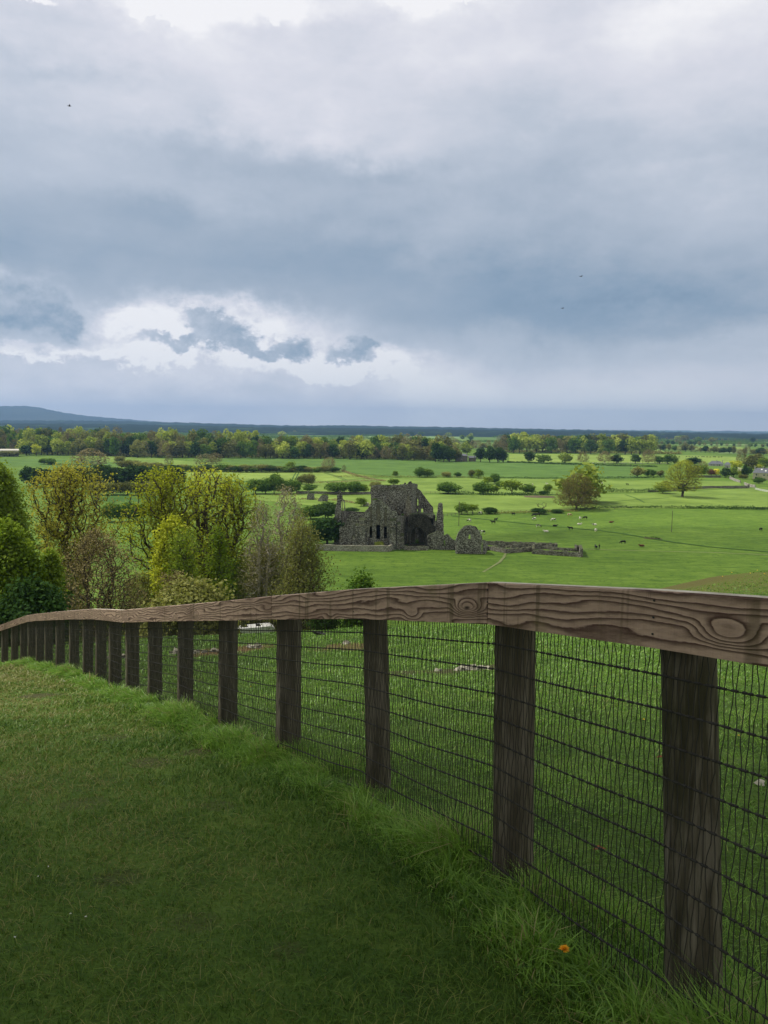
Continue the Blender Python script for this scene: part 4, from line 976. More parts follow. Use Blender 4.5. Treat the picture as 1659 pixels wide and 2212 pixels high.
# right hand gable and vaulted room
slab('south_gable', [(1026, 800), (1028, 225), (1045, 203), (1070, 185), (1090, 180), (1110, 190), (1140, 225), (1180, 280), (1225, 340), (1258, 378), (1266, 450), (1270, 520), (1295, 532), (1297, 800)],
     [lancet(1066, 1100, 280, 364), rect(1130, 1152, 396, 441), rect(1081, 1095, 402, 427)], 286, 1.2, abbey)
slab('window_tracery', rect(1080.5, 1084.5, 285, 364), [], 286.3, .3, abbey, 'stone_pale', base=None, rough=False)
slab('tracery_bar', rect(1066, 1100, 317, 322), [], 286.25, .25, abbey, 'stone_pale', base=None, rough=False)
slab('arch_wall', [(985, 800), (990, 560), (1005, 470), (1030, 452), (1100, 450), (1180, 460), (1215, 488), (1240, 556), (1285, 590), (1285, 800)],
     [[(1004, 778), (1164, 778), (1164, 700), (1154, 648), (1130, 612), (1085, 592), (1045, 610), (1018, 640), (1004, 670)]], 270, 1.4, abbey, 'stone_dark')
slab('inner_wall', [(990, 800), (990, 500), (1270, 500), (1270, 800)], [[(1066, 785), (1100, 785), (1100, 640), (1094, 610), (1083, 596), (1072, 612), (1066, 640)]], 278, 1.0, abbey, 'stone_pale', rough=False)
mb = MB(); zv = Z(500, 270, 1100); mb.box(X(1006, 272), X(1275, 272), 271.4, 278, zv, zv+1.1); mb.box(X(1262, 272), X(1282, 272), 271.4, 278, -.4, zv+.9); mb.build('vault', M['stone'], abbey)
slab('wall_pillar', [(1286, 800), (1290, 640), (1300, 500), (1312, 395), (1320, 342), (1342, 333), (1362, 340), (1368, 390), (1370, 520), (1378, 700), (1380, 800)], [], 272, 1.7, abbey, amp=.2)
slab('broken_wall', [(1200, 860), (1199, 700), (1225, 678), (1262, 662), (1300, 640), (1345, 652), (1372, 690), (1412, 672), (1440, 690), (1465, 722), (1512, 748), (1512, 860)], [[(1345, 803), (1395, 803), (1395, 742), (1378, 738), (1352, 762)]], 262.4, 1.3, abbey, base=840)
# moss and bushes growing on it
for (x0, x1, y0, Yq) in [(700, 800, 148, YT+.6), (905, 945, 460, YF+1.0), (1060, 1200, 470, 270.7), (590, 660, 300, YF+.5)]:
    V, F = blob_crown(int(x0), rx=.5, z0=0, z1=1, nc=20, per=40, ls=.09)
    q0, q1 = X(x0, Yq), X(x1, Yq); V = V*np.array([(q1-q0), .9, .8]) + np.array([(q0+q1)/2, Yq, Z(y0, Yq)-.25])
    link('ivy', mk_np('ivy', V, [F]), abbey, M['leaf_mid'])

def wallrun(name, pts, h, th, mat, label=None, cat='wall', group=None, parent=None, hv=.12, step=1.2, capz=None):
    """wall along a ground polyline (x,y), uneven top"""
    P_ = [Vector(p) for p in pts]; line = []
    for a, b_ in zip(P_, P_[1:]):
        n = max(1, int((b_-a).length/step))
        for i in range(n): line.append(a.lerp(b_, i/n))
    line.append(P_[-1])
    vs = []; n = len(line)
    for i, p in enumerate(line):
        d = (line[min(i+1, n-1)] - line[max(i-1, 0)]).normalized(); nn = Vector((-d.y, d.x))*th/2
        hh = (h[0] + (h[1]-h[0])*i/(n-1) if isinstance(h, tuple) else h)*(1+SR.uniform(-hv, hv)); z = terr(p.x, p.y) if capz is None else 0
        a, b_ = p-nn, p+nn
        vs += [(a.x, a.y, z-.3), (a.x, a.y, z+hh), (b_.x, b_.y, z+hh*(1+SR.uniform(-.04, .04))), (b_.x, b_.y, z-.3)]
    fs = []
    for i in range(n-1):
        for k in range(4): fs.append((i*4+k, i*4+(k+1) % 4, (i+1)*4+(k+1) % 4, (i+1)*4+k))
    fs += [(0, 1, 2, 3), ((n-1)*4+3, (n-1)*4+2, (n-1)*4+1, (n-1)*4)]
    me = mk(name, vs, fs)
    import bmesh
    bm = bmesh.new(); bm.from_mesh(me); bmesh.ops.recalc_face_normals(bm, faces=bm.faces); bm.to_mesh(me); bm.free()
    o = link(name, me, parent, M[mat])
    if label: tag(o, label, cat, group)
    return o
def gp(cv, pts): 
    out = []
    for p in pts:
        q = at_z(*(cv(*p) if cv else p), 0); out.append((q.x, q.y))
    return out
wallrun('stone_wall', gp(CA, [(-25, 848), (300, 856), (770, 862), (806, 850), (808, 800)]), 2.0, .7, 'stone_light', 'low rubble enclosure wall in front of the abbey gable', hv=.04)
wallrun('stone_wall', gp(CA, [(946, 846), (1200, 848)]), 1.5, .8, 'stone_wall', 'low wall closing the foot of the abbey vaulted room', hv=.08)
wallrun('stone_wall', gp(CA, [(1513, 850), (1512, 838)]) , 2.0, .8, 'stone_wall', 'short wall stub joining broken wall and free gable', hv=.08)
# free standing gable
q = at_z(*CB(160, 547), 0); GY = q.y
fg = slab('gable_ruin', [(36, 560), (38, 430), (48, 380), (60, 350), (82, 322), (112, 293), (140, 284), (175, 283), (218, 291), (238, 315), (262, 340), (268, 372), (280, 382), (280, 560)],
     [[(152, 412), (176, 412), (176, 385), (170, 366), (158, 366), (153, 385)]], GY, 1.3, None, cv=CB, base=530, amp=.14)
tag(fg, 'free standing ruined stone gable with one small window opening', 'ruin')
me = MB(); xr = at_Y(*CB(282, 500), GY).x; quadwall(me, (xr, GY+.1), (xr+1.2, GY+4.5), -1.0, -.4, 4.8, 2.0); me.build('return_wall', M['stone'], fg)
ruins = empty('ruined_walls', (0, 0, 0)); tag(ruins, 'low broken footings of the abbey outbuildings right of the free gable', 'ruin')
for pts, h in [([(298, 462), (640, 474), (968, 486)], 1.5), ([(968, 486), (972, 498)], 1.5), ([(300, 520), (330, 506), (400, 520), (505, 541)], 1.4), ([(505, 541), (640, 530), (738, 524)], 1.5),
               ([(428, 496), (497, 498)], 1.7), ([(545, 492), (650, 486), (738, 492)], 1.3), ([(650, 494), (750, 500)], 1.9), ([(755, 505), (820, 500), (826, 490)], 2.0),
               ([(755, 546), (950, 560), (1150, 572), (1205, 578)], 1.5), ([(755, 546), (757, 508)], 1.9), ([(820, 496), (960, 512), (1148, 524)], 1.0), ([(880, 500), (958, 482)], 1.2), ([(1150, 524), (1195, 520), (1206, 578)], (2.2, 2.6)),
               ([(380, 486), (430, 492)], .7), ([(498, 490), (560, 484)], .6)]:
    wallrun('wall_footing', gp(CB, pts), h, .9, 'stone_wall', parent=ruins, hv=.14, step=.9)

# small ruins and banks behind the abbey
for k, (x0, x1, yt, yb, lab) in enumerate([(661, 681, 1063, 1080, 'ivy-capped stump of ruin left of the abbey, the squarer one'), (688, 711, 1068, 1083, 'ivy-capped stump of ruin nearer the abbey, with a leaning slab')]):
    p = at_z((x0+x1)/2, yb, 0); Yq = p.y
    a, b_ = at_Y(x0, yb, Yq).x, at_Y(x1, yb, Yq).x; zt = at_Y(x0, yt, Yq).z; w = b_-a
    rt = empty('ruin_stump', (a+w/2, Yq, 0)); tag(rt, lab, 'ruin')
    mb = MB(); slab_mb(mb, [(-w*.42, -.3), (w*.35, -.3), (w*.4, zt*.7), (w*.25, zt*.9), (-w*.1, zt*.95), (-w*.38, zt*.6)], [], 0, 2.0, .3); mb.build('masonry', M['stone'], rt)
    V, F = blob_crown(40+k, rx=.5, z0=.0, z1=1, nc=18, per=40, ls=.12); V = V*np.array([w*.8, 2.6, zt*.4]) + np.array([w*.1, 1, zt*.72]); link('ivy', mk_np('ivy', V, [F]), rt, M['leaf_mid'])
    if k: 
        mb = MB(); slab_mb(mb, [(-w*.6, -.2), (-w*.05, -.2), (-w*.2, zt*.5), (-w*.45, zt*.55)], [], -1.2, .5, .1); mb.build('fallen_slab', M['stone_light'], rt)
mb = MB(); mb.blob((0, 0, .7), (1.8, 1.2, 1.2), 3, 8, .35); p = at_z(790, 1093, 0); o = mb.build('boulder', M['stone_light']); o.location = p; tag(o, 'pale boulder in the grass behind the abbey', 'boulder')
# gravestone-like white stone
mb = MB(); slab_mb(mb, [(-.35, -.2), (.35, -.2), (.35, 1.2), (.2, 1.5), (-.2, 1.5), (-.35, 1.2)], [], 0, .25, .02); p = at_z(*CA(282, 800), 0)
o = mb.build('headstone', M['stone_light']); o.location = (p.x, p.y+2, 0); tag(o, 'small pale headstone behind the enclosure wall', 'headstone')
TP('bright', 'small yellow-green dome bush at the foot of the abbey gable', 624, 712, 752, 815, CA).data if False else None
e = put_tree('bush_pale', *(CA(622, 0)[0], CA(714, 0)[0]), CA(0, 754)[1], CA(0, 838)[1], 'small yellow-green dome bush at the foot of the abbey gable', name='bush')

# ------------------------------------------------------------------ hedges, walls and post fences of the plain
def hedge(label, pts, h, w, mat, dens=9, group=None, ls=.45, name='hedge', hv=.5):
    P_ = [Vector((at_z(x, y, 0).x, at_z(x, y, 0).y)) for x, y in pts]; rng = np.random.default_rng(int(abs(pts[0][0])*7+pts[0][1]))
    C = []; N = []
    for a, b_ in zip(P_, P_[1:]):
        L = (b_-a).length; n = int(L*dens); d = (b_-a)/max(L, 1e-6); nn = Vector((-d.y, d.x))
        for i in range(n):
            t = rng.random()*L; p = a + d*t; hh = h*(1 + hv*mnoise.noise(Vector((p.x*.22, p.y*.22, 3.3))) + hv*.5*mnoise.noise(Vector((p.x*.9, p.y*.9, 1))))
            u = rng.normal()*w*.35; v = rng.random()**.7
            C.append((p.x+nn.x*u, p.y+nn.y*u, hh*v*(1-min(1, abs(u)/w)*.5))); N.append(rng.normal(size=3)*.6 + np.array([0, -.5, .7]))
    V, F = leaf_quads(np.array(C), np.array(N), ls*rng.uniform(.6, 1.4, len(C)), rng)
    o = link(name, mk_np(name, V, [F]), None, M[mat]); tag(o, label, name.split('_')[-1] if name != 'ivy_bank' else 'bank', group); return o
hedge('dark low hedge bank running along the far side of the cow field, right part', [(1235, 1104), (1290, 1099), (1420, 1097), (1560, 1100), (1665, 1101)], 1.3, 1.8, 'leaf_dark', 22)
hedge('trimmed bushy hedge on the boundary between cow field and bright pasture', [(1480, 1098), (1600, 1100), (1665, 1101)], 1.9, 1.8, 'leaf_dark', 18)
hedge('low weedy bank along the cow field boundary between pole and dead tree', [(1065, 1110), (1160, 1108), (1250, 1104)], 1.1, 1.6, 'leaf_olive', 20)
hedge('dark hedge bank right of the big brown tree', [(1284, 1066), (1330, 1063), (1386, 1064)], 2.6, 3, 'leaf_dark', 26)
hedge('scrubby bank between the dark hedge and the lone tree', [(1386, 1064), (1420, 1062), (1440, 1064)], 2.6, 3, 'leaf_dark', 26)
hedge('dark bank under the bushes of the middle field, left piece', [(975, 1068), (1025, 1070)], 3.0, 5, 'leaf_dark', 30); hedge('dark bank under the bushes of the middle field, right piece', [(1035, 1070), (1110, 1071), (1190, 1070)], 2.6, 5, 'leaf_dark', 30)
hedge('thin dark hedge line along the crop field, right of the tower', [(1075, 1033), (1200, 1034.5), (1215, 1035)], 1.6, 2, 'leaf_dark', 20)
hedge('thin dark hedge line on the field bank above the tower', [(720, 1030), (850, 1031.5), (950, 1031), (1075, 1033)], 1.6, 3, 'leaf_olive', 16)
hedge('dark hedge line between big dome tree and roadside trees', [(1284, 1035), (1350, 1033), (1440, 1032), (1600, 1031)], 2.0, 3, 'leaf_dark', 20)
hedge('clipped dark hedge at the far edge of the crop field', [(1095, 999), (1200, 1003), (1300, 1006), (1420, 1009)], 2.2, 4, 'leaf_dark', 20, ls=.8)
hedge('brushy line along the foot of the field hedge', [(395, 1019), (560, 1020), (735, 1021)], 2.0, 4, 'leaf_olive', 16, ls=.6)
hedge('straggling hedge left of the bare brown tree', [(100, 1004), (160, 1006), (240, 1008)], 2.0, 3, 'leaf_dark', 14, ls=.6)
hedge('brown bank curving from white gateway down to the tower', [(738, 1018), (770, 1028), (800, 1036), (830, 1040)], 1.5, 3, 'leaf_brown', 16)
hedge('dark brown bank under the ivy bushes', [(640, 1046), (720, 1043), (800, 1039), (835, 1040)], 1.6, 2, 'leaf_brown', 14)
hedge('weedy line of thistles running from small ruins to the abbey', [(650, 1079), (720, 1081), (768, 1088), (800, 1092)], 1.2, 2.5, 'leaf_brown', 16)
hedge('grassy hollow edge of rushes in the cow field', [(1393, 1162), (1408, 1163), (1427, 1166)], .7, 1.2, 'leaf_dark', 30, ls=.25, name='rushes')
wallrun('stone_wall', gp(None, [(640, 1066), (720, 1068), (800, 1068), (830, 1068)]), 1.7, .7, 'stone_wall', 'long shadowed stone wall behind the twin bushes', hv=.05, step=4)
wallrun('stone_wall', gp(None, [(1485, 1057), (1540, 1055), (1617, 1055)]), 1.9, .7, 'stone_wall', 'dark stone wall dividing the bright pastures at the right', hv=.05, step=3)
wallrun('gate_pier', gp(None, [(1615, 1055), (1618, 1055)]), 3.2, 1.0, 'stone_wall', 'square stone pier ending the pasture wall', 'gate pier', hv=.01, step=1)
wallrun('stone_wall', gp(None, [(1400, 1063), (1440, 1062), (1485, 1058)]), 1.2, .8, 'stone_wall', 'tumbled stone bank behind the lone tree', hv=.25, step=2)
wallrun('stone_wall', gp(CR, [(-40, 716), (100, 716), (700, 720)]), 2.0, .7, 'stone_wall', 'shadowed stone wall under the yellow bush', hv=.05, step=4)
wallrun('stone_wall', gp(CR, [(888, 742), (990, 790), (1100, 826)]), 2.1, .6, 'stone_light', 'pale road wall, upper length', hv=.03, step=4)
wallrun('stone_wall', gp(CR, [(1180, 862), (1270, 905), (1400, 925)]), 2.2, .6, 'stone_light', 'pale road wall, lower length by the pier', hv=.03, step=4)
def rail_fence(label, pix, h, rails, sp, mat, r=.09, name='post_fence', pn=.05, group=None):
    P_ = [Vector((at_z(x, y, 0).x, at_z(x, y, 0).y)) for x, y in pix]
    f = empty(name, (0, 0, 0)); tag(f, label, 'fence', group); k = 0
    line = [P_[0]]
    for a, b_ in zip(P_, P_[1:]):
        n = max(1, int((b_-a).length/sp)); line += [a.lerp(b_, (i+1)/n) for i in range(n)]
    pm = MB(); pm.tube((0, 0, -.3), (0, 0, h), r, r*.9, 6); pme = pm.mesh('post'); pme.materials.append(M[mat])
    for p in line[:100]:
        o = link('post', pme, f); o.location = (p.x, p.y, 0)
    for j in range(rails):
        z = h*(.92 - .33*j); mb = MB()
        for a, b_ in zip(line, line[1:]): mb.tube((a.x, a.y, z), (b_.x, b_.y, z), pn, pn, 4)
        mb.build('rail', M[mat], f)
    return f
for nm_, pts_, h_ in (('undergrowth', [(x, float(bline(x))-1.5) for x in range(-20, 1000, 60)], 7.0), ('undergrowth', [(1090, 977), (1200, 978), (1300, 979), (1470, 981)], 4.5)):
    o = hedge('dark thicket filling the foot of the tree belt across the plain', pts_, h_, 16, 'leaf_olive', 22, ls=2.0, name=nm_, hv=.9); del o['category']; o['kind'] = 'stuff'
rail_fence('wooden post fence along the cow field, left of the dead tree', [(950, 1117), (1000, 1112), (1060, 1109)], 1.4, 2, 2.5, 'wood_fence')
rail_fence('wooden post and rail fence along the cow field under the big brown tree', [(1070, 1108), (1150, 1106), (1250, 1104), (1360, 1099)], 1.3, 1, 3.2, 'wood_fence')
rail_fence('short wooden fence behind the abbey right gable', [(872, 1068), (930, 1067), (950, 1067)], 1.6, 2, 3.0, 'wood_fence')
rail_fence('white painted rail fence by the road at the right edge', [CR(1400, 965), CR(1500, 988), CR(1680, 1022)], 1.5, 3, 3, 'white_paint', .1, 'paddock_rails', .09)
def pole(label, x, yt, yb, name='utility_pole', r=.14, arm=False):
    p = at_z(x, yb, 0); h = at_d(x, yt, math.hypot(p.x, p.y)).z
    e = empty(name, p); tag(e, label, 'pole'); mb = MB(); mb.tube((0, 0, -.3), (0, 0, h), r, r*.75, 8); mb.build('shaft', M['wood_pole'], e)
    mb = MB(); mb.tube((0, 0, h), (0, 0, h+.22), r*1.1, r*.6, 8)
    mb.build('cap', M['stone_light'], e)
    if arm:
        mb = MB(); mb.box(-1.1, 1.1, -.08, .08, h-.7, h-.5); mb.build('crossarm', M['wood_pole'], e)
pole('slender wooden pole standing just right of the abbey pillar', 991, 1083.5, 1136); pole('slender wooden pole alone in the cow field at the right', 1450.5, 1103.5, 1149.5)
pole('telegraph pole beyond the sheep, left one', 1362, 993, 1014, arm=True); pole('telegraph pole beyond the sheep, right one', 1387, 993, 1013, arm=True)
pole('telegraph pole in front of the cream house', CR(1452, 0)[0], CR(0, 630)[1], CR(0, 830)[1]); pole('telegraph pole beside the yellow bush', CR(608, 0)[0], CR(0, 530)[1], CR(0, 690)[1])
pole('telegraph pole among the garden trees', CR(1187, 0)[0], CR(0, 540)[1], CR(0, 725)[1])
pole('telegraph pole with pale cap among the birches', 577, 1090, 1112)
# earth patches and tracks, thin sheets on the plain
def sheet(name, pix, mat, h): 
    o = field(pix, M[mat], h); o.name = name; return o
M['track'] = fieldmat('trodden_track', (.16,.20,.075), (.21,.24,.10)); M['earth'] = fieldmat('bare_earth', (.09,.07,.04), (.14,.11,.07)); M['rut'] = fieldmat('darker_rut', (.045,.10,.018), (.06,.13,.025))
M['pale_line'] = fieldmat('pale_dry_edge', (.24,.26,.12), (.32,.33,.17))
def strip(name, pix, wpx, mat, h=.16):
    L = [(x, y-wpx/2) for x, y in pix] + [(x, y+wpx/2) for x, y in reversed(pix)]; return sheet(name, L, mat, h)
def strip_m(name, pts, w, mat, h=.16):
    """constant width in metres"""
    P_ = [Vector((at_z(x, y, 0).x, at_z(x, y, 0).y)) for x, y in pts]; n = len(P_); l, r_ = [], []
    for i, p in enumerate(P_):
        d = (P_[min(i+1, n-1)]-P_[max(i-1, 0)]).normalized(); nn = Vector((-d.y, d.x))*w/2*(.8+.4*SR.random()); l.append(p+nn); r_.append(p-nn)
    vs = [(p.x, p.y, h) for p in l+r_]; me = mk(name, vs, [(i, n+i, n+i+1, i+1) for i in range(n-1)])
    if me.polygons[0].normal.z < 0: me.flip_normals()
    o = link(name, me, None, M[mat]); tag(o, kind='structure')
strip_m('path', [CB(1210, 503), CB(1340, 508), CB(1500, 515), CC(600, 506), CC(1170, 520), CC(1659, 540)], .45, 'pale_line', .14)
strip_m('path', [CB(500, 545), CB(485, 580), CB(440, 630), CB(380, 665), CB(290, 720)], .8, 'track', .14)
strip_m('ditch', [CB(0, 195), CB(150, 210), CB(400, 236), CB(640, 262), CB(800, 280), CC(150, 322), CC(330, 345), CC(520, 378), CC(800, 425), CC(1160, 470), CC(1659, 512)], 1.7, 'rut', .14)
strip_m('ditch', [CC(540, 388), CC(620, 392), CC(700, 398)], 2.2, 'earth', .18)
sheet('earth', [CD(1000, 700), CD(1150, 695), CD(1340, 706), CD(1330, 722), CD(1150, 722), CD(1010, 715)], 'earth', .2)
for k, L in enumerate([[(640, 1008+20), (655, 1040)], [(755, 1028), (700, 1030)], [(858, 1034), (872, 1044)]]): pass
for (a, b_) in [((760, 1021), (848, 1029)), ((900, 1004), (980, 1006))]: strip_m('track', [a, ((a[0]+b_[0])/2, (a[1]+b_[1])/2+.5), b_], 2.0, 'rut', .12)
for pts in [[(640, 1020), (634, 1030), (630, 1039)], [(646, 1020), (641, 1030), (637, 1039)], [(700, 1022), (726, 1030), (745, 1038)], [(706, 1022), (733, 1030), (752, 1038)], [(512, 1032), (524, 1040)], [(1445, 1076), (1370, 1080), (1290, 1087)], [(1350, 1069), (1372, 1076), (1392, 1086)]]:
    strip_m('track', pts, 1.0, 'rut', .2)
strip_m('road', [(0, 1281), (200, 1283), (330, 1280)], 1, 'earth', .2) if False else None

# ------------------------------------------------------------------ buildings
def house(name, label, x0, x1, yr, ye, yb, wallm, roofm, hip=.35, chims=((.2, .5),), wins=((.15, .3, .62), (.5, .3, .62), (.85, .3, .62)), door=None, depth=8, rz=0, skyl=(), porch=False, upper=False):
    """x0..x1 wall, yr ridge, ye eaves, yb base in picture pixels"""
    xm = (x0+x1)/2; p = at_z(xm, yb, 0); D = math.hypot(p.x, p.y); w = (at_d(x1, yb, D)-at_d(x0, yb, D)).length
    he = at_d(xm, ye, D).z; hr = at_d(xm, yr, D).z; e = empty(name, p, math.atan2(-p.x, p.y)+rz); tag(e, label, 'house' if 'barn' not in name else 'barn')
    mb = MB(); mb.box(-w/2, w/2, 0, depth, -.3, he-.02); mb.build('wall', M[wallm], e)
    rf = MB(); o_ = .45; hx = w*hip; vs = [(-w/2-o_, -o_, he), (w/2+o_, -o_, he), (w/2+o_, depth+o_, he), (-w/2-o_, depth+o_, he), (-w/2+hx-(0 if hip else o_), depth/2, hr), (w/2-hx+(0 if hip else o_), depth/2, hr)]
    rf.add(vs, [(0,1,5,4), (1,2,5), (2,3,4,5), (3,0,4), (3,2,1,0)]); ro = rf.build('roof', M[roofm], e)
    for (cx, cy) in chims:
        c = MB(); xx = -w/2 + cx*w; c.box(xx-.45, xx+.45, depth*cy-.35, depth*cy+.35, he, hr+1.1); c.box(xx-.52, xx+.52, depth*cy-.42, depth*cy+.42, hr+1.1, hr+1.25); c.build('chimney', M['render_grey'], ro)
    for (sx_, st) in skyl:
        c = MB(); xx = -w/2+sx_*w; t = st; yy = -o_ + (depth/2+o_)*t; zz = he + (hr-he)*t; dy = 1.0; dz = dy*(hr-he)/(depth/2+o_)
        c.add([(xx-.6, yy, zz+.08), (xx+.6, yy, zz+.08), (xx+.6, yy+dy, zz+dz+.08), (xx-.6, yy+dy, zz+dz+.08), (xx-.6, yy, zz), (xx+.6, yy, zz), (xx+.6, yy+dy, zz+dz), (xx-.6, yy+dy, zz+dz)], [(0,1,2,3), (0,4,5,1), (1,5,6,2), (2,6,7,3), (3,7,4,0)]); c.build('skylight', M['white_paint'], ro)
    for (fx, z0, z1) in wins:
        xx = -w/2+fx*w; a = he*z0; b_ = he*z1; ww = min(1.2, w*.08)
        f = MB(); f.box(xx-ww/2-.12, xx+ww/2+.12, -.06, .0-.003, a-.12, b_+.12); fo = f.build('window', M['white_paint'], e)
        g_ = MB(); g_.box(xx-ww/2, xx+ww/2, -.09, -.063, a, b_); g_.build('pane', M['glass_dark'], fo)
    if door is not None:
        xx = -w/2+door*w; f = MB(); f.box(xx-.55, xx+.55, -.08, -.003, 0, 2.1); dd = f.build('door', M['slate'], e)
        if porch:
            f = MB(); f.box(xx-1.2, xx-1.0, -1.6, -.1, 0, 2.4); f.box(xx+1.0, xx+1.2, -1.6, -.1, 0, 2.4); f.add([(xx-1.4, -1.8, 2.4), (xx+1.4, -1.8, 2.4), (xx, -1.8, 3.4), (xx-1.4, -.1, 2.4), (xx+1.4, -.1, 2.4), (xx, -.1, 3.4)], [(0,1,2), (5,4,3), (0,3,4,1), (1,4,5,2), (2,5,3,0)]); f.build('porch', M['render_grey'], e)
    return e
WU = ((.12, .62, .85), (.5, .62, .85), (.88, .62, .85), (.12, .15, .42), (.88, .15, .42))
house('farmhouse', 'two-storey grey stone farmhouse with porch between dark tree clumps', 984, 1010, 980, 984.5, 997, 'house_stone', 'slate', .25, ((.9, .5), (.1, .5)), WU, .5, 9, porch=True)
house('outbuilding_house', 'low outbuilding with slate roof right of the stone farmhouse', 1012, 1028, 985, 989, 997, 'house_stone', 'slate', .0, (), ((.5, .3, .6),), None, 6)
house('bungalow_house', 'long white bungalow with hipped slate roof', *(CR(455, 0)[0], CR(755, 0)[0]), CR(0, 385)[1], CR(0, 445)[1], CR(0, 485)[1], 'render_grey', 'slate', .22, ((.55, .4), (.95, .5)), ((.2, .2, .7), (.38, .2, .7), (.75, .1, .8)), .6, 8)
house('cottage_house', 'small white cottage beside the long bungalow', *(CR(778, 0)[0], CR(900, 0)[0]), CR(0, 410)[1], CR(0, 458)[1], CR(0, 525)[1], 'render_grey', 'slate', .3, (), ((.3, .25, .6), (.75, .25, .6)), .5, 7)
house('cream_house', 'cream two-storey house with slate roof and skylights at the right edge', *(CR(1345, 0)[0], CR(1760, 0)[0]), CR(0, 530)[1], CR(0, 628)[1], CR(0, 768)[1], 'render_cream', 'slate', .18, ((.08, .5), (.5, .5)), ((.18, .62, .86), (.15, .15, .42), (.2, .15, .42), (.55, .62, .8), (.75, .62, .8)), None, 9, skyl=((.42, .6), (.62, .35)))
house('barn', 'long pale barn partly hidden behind the ivy-dark tree', -40, 41, 970, 973, 986, 'shed', 'shed', .0, (), ((.62, .0, .4),), None, 14)
for i, (x, y, w) in enumerate([(205, 922, 9), (190, 921, 6), (560, 936, 5), (1098, 929, 3.5), (585, 936, 4), (720, 938, 6), (1265, 935, 8), (1150, 933, 4), (1035, 935, 5), (1243, 942, 12), (1038, 937, 16)]):
    yb = max(y+1, 922+(x-829)*.0108+14)
    p = at_z(x, yb, 0); D = math.hypot(p.x, p.y); ww = w/1640*D; hh = 3.5/1640*D*.6
    e = empty('far_house', p); mb = MB(); mb.box(-ww/2, ww/2, 0, 8, 0, hh); mb.build('wall', M['white_paint'], e)
    mb = MB(); mb.add([(-ww/2-.4, -.4, hh), (ww/2+.4, -.4, hh), (ww/2+.4, 8.4, hh), (-ww/2-.4, 8.4, hh), (-ww/2, 4, hh*1.5), (ww/2, 4, hh*1.5)], [(0,1,5,4), (2,3,4,5), (1,2,5), (3,0,4), (3,2,1,0)]); mb.build('roof', M['slate'], e)
    tag(e, 'tiny white farm building far out on the plain below the blue ridge', 'house', 'tiny white buildings far out on the plain')

# ------------------------------------------------------------------ van parked below the crest
def van():
    p = at_d(553, 1377, 104); gz = terr(p.x, p.y); z0 = p.z
    e = empty('camper_van', (p.x, p.y, gz), math.atan2(-p.x, p.y) + .12); tag(e, 'white camper van parked below the brow behind the fence, roof hatches showing', 'van')
    k = 1.0; w, h = 6.2, 2.9
    prof = [(-3.1, .5), (-3.1, 2.3), (-2.9, 2.85), (2.0, 2.95), (2.5, 2.6), (3.0, 1.6), (3.4, 1.35), (3.45, .5)]
    n = len(prof); vs = [(x, -1.05, z) for x, z in prof] + [(x, 1.05, z) for x, z in prof]
    vs = [(x, y*(.92 if z > 2.5 else 1), z) for x, y, z in vs]
    mb = MB(); mb.add(vs, [tuple(range(n)), tuple(range(2*n-1, n-1, -1))] + [(i, i+n, (i+1) % n+n, (i+1) % n) for i in range(n)]); mb.build('body', M['white_paint'], e)
    for x in (-1.9, 2.3):
        for y in (-1.0, 1.0):
            mb = MB(); mb.tube((x, y-.12, .36), (x, y+.12, .36), .36, .36, 14); t = mb.build('wheel', M['rubber'], e)
            mb = MB(); mb.tube((x, y-.13, .36), (x, y+.13, .36), .2, .2, 10); mb.build('rim', M['white_paint'], t)
    for x0, x1 in ((-2.5, -1.5), (-.6, .6)):
        mb = MB(); mb.box(x0, x1, -1.075, -1.053, 1.55, 2.15); mb.build('window', M['glass_dark'], e)
    for x0, x1 in ((-1.9, -1.2), (0, .6)):
        mb = MB(); mb.box(x0, x1, -.35, .35, 2.96, 3.06); mb.build('roof_hatch', M['glass_dark'], e)
    mb = MB(); mb.add([(2.52, -.85, 2.5), (2.97, -.9, 1.65), (2.97, .9, 1.65), (2.52, .85, 2.5), (2.56, -.85, 2.52), (3.01, -.9, 1.67), (3.01, .9, 1.67), (2.56, .85, 2.52)], [(0,1,2,3), (7,6,5,4), (0,4,5,1), (1,5,6,2), (2,6,7,3), (3,7,4,0)]); mb.build('windscreen', M['glass_dark'], e)
    mb = MB(); mb.box(-3.13, -3.102, -.9, -.7, .9, 1.2); mb.build('tail_light', M['lamp_red'], e)
    # lift the visible roof line to where the photo shows it
    print('van ground', gz, 'sight', z0)
    return e
van()

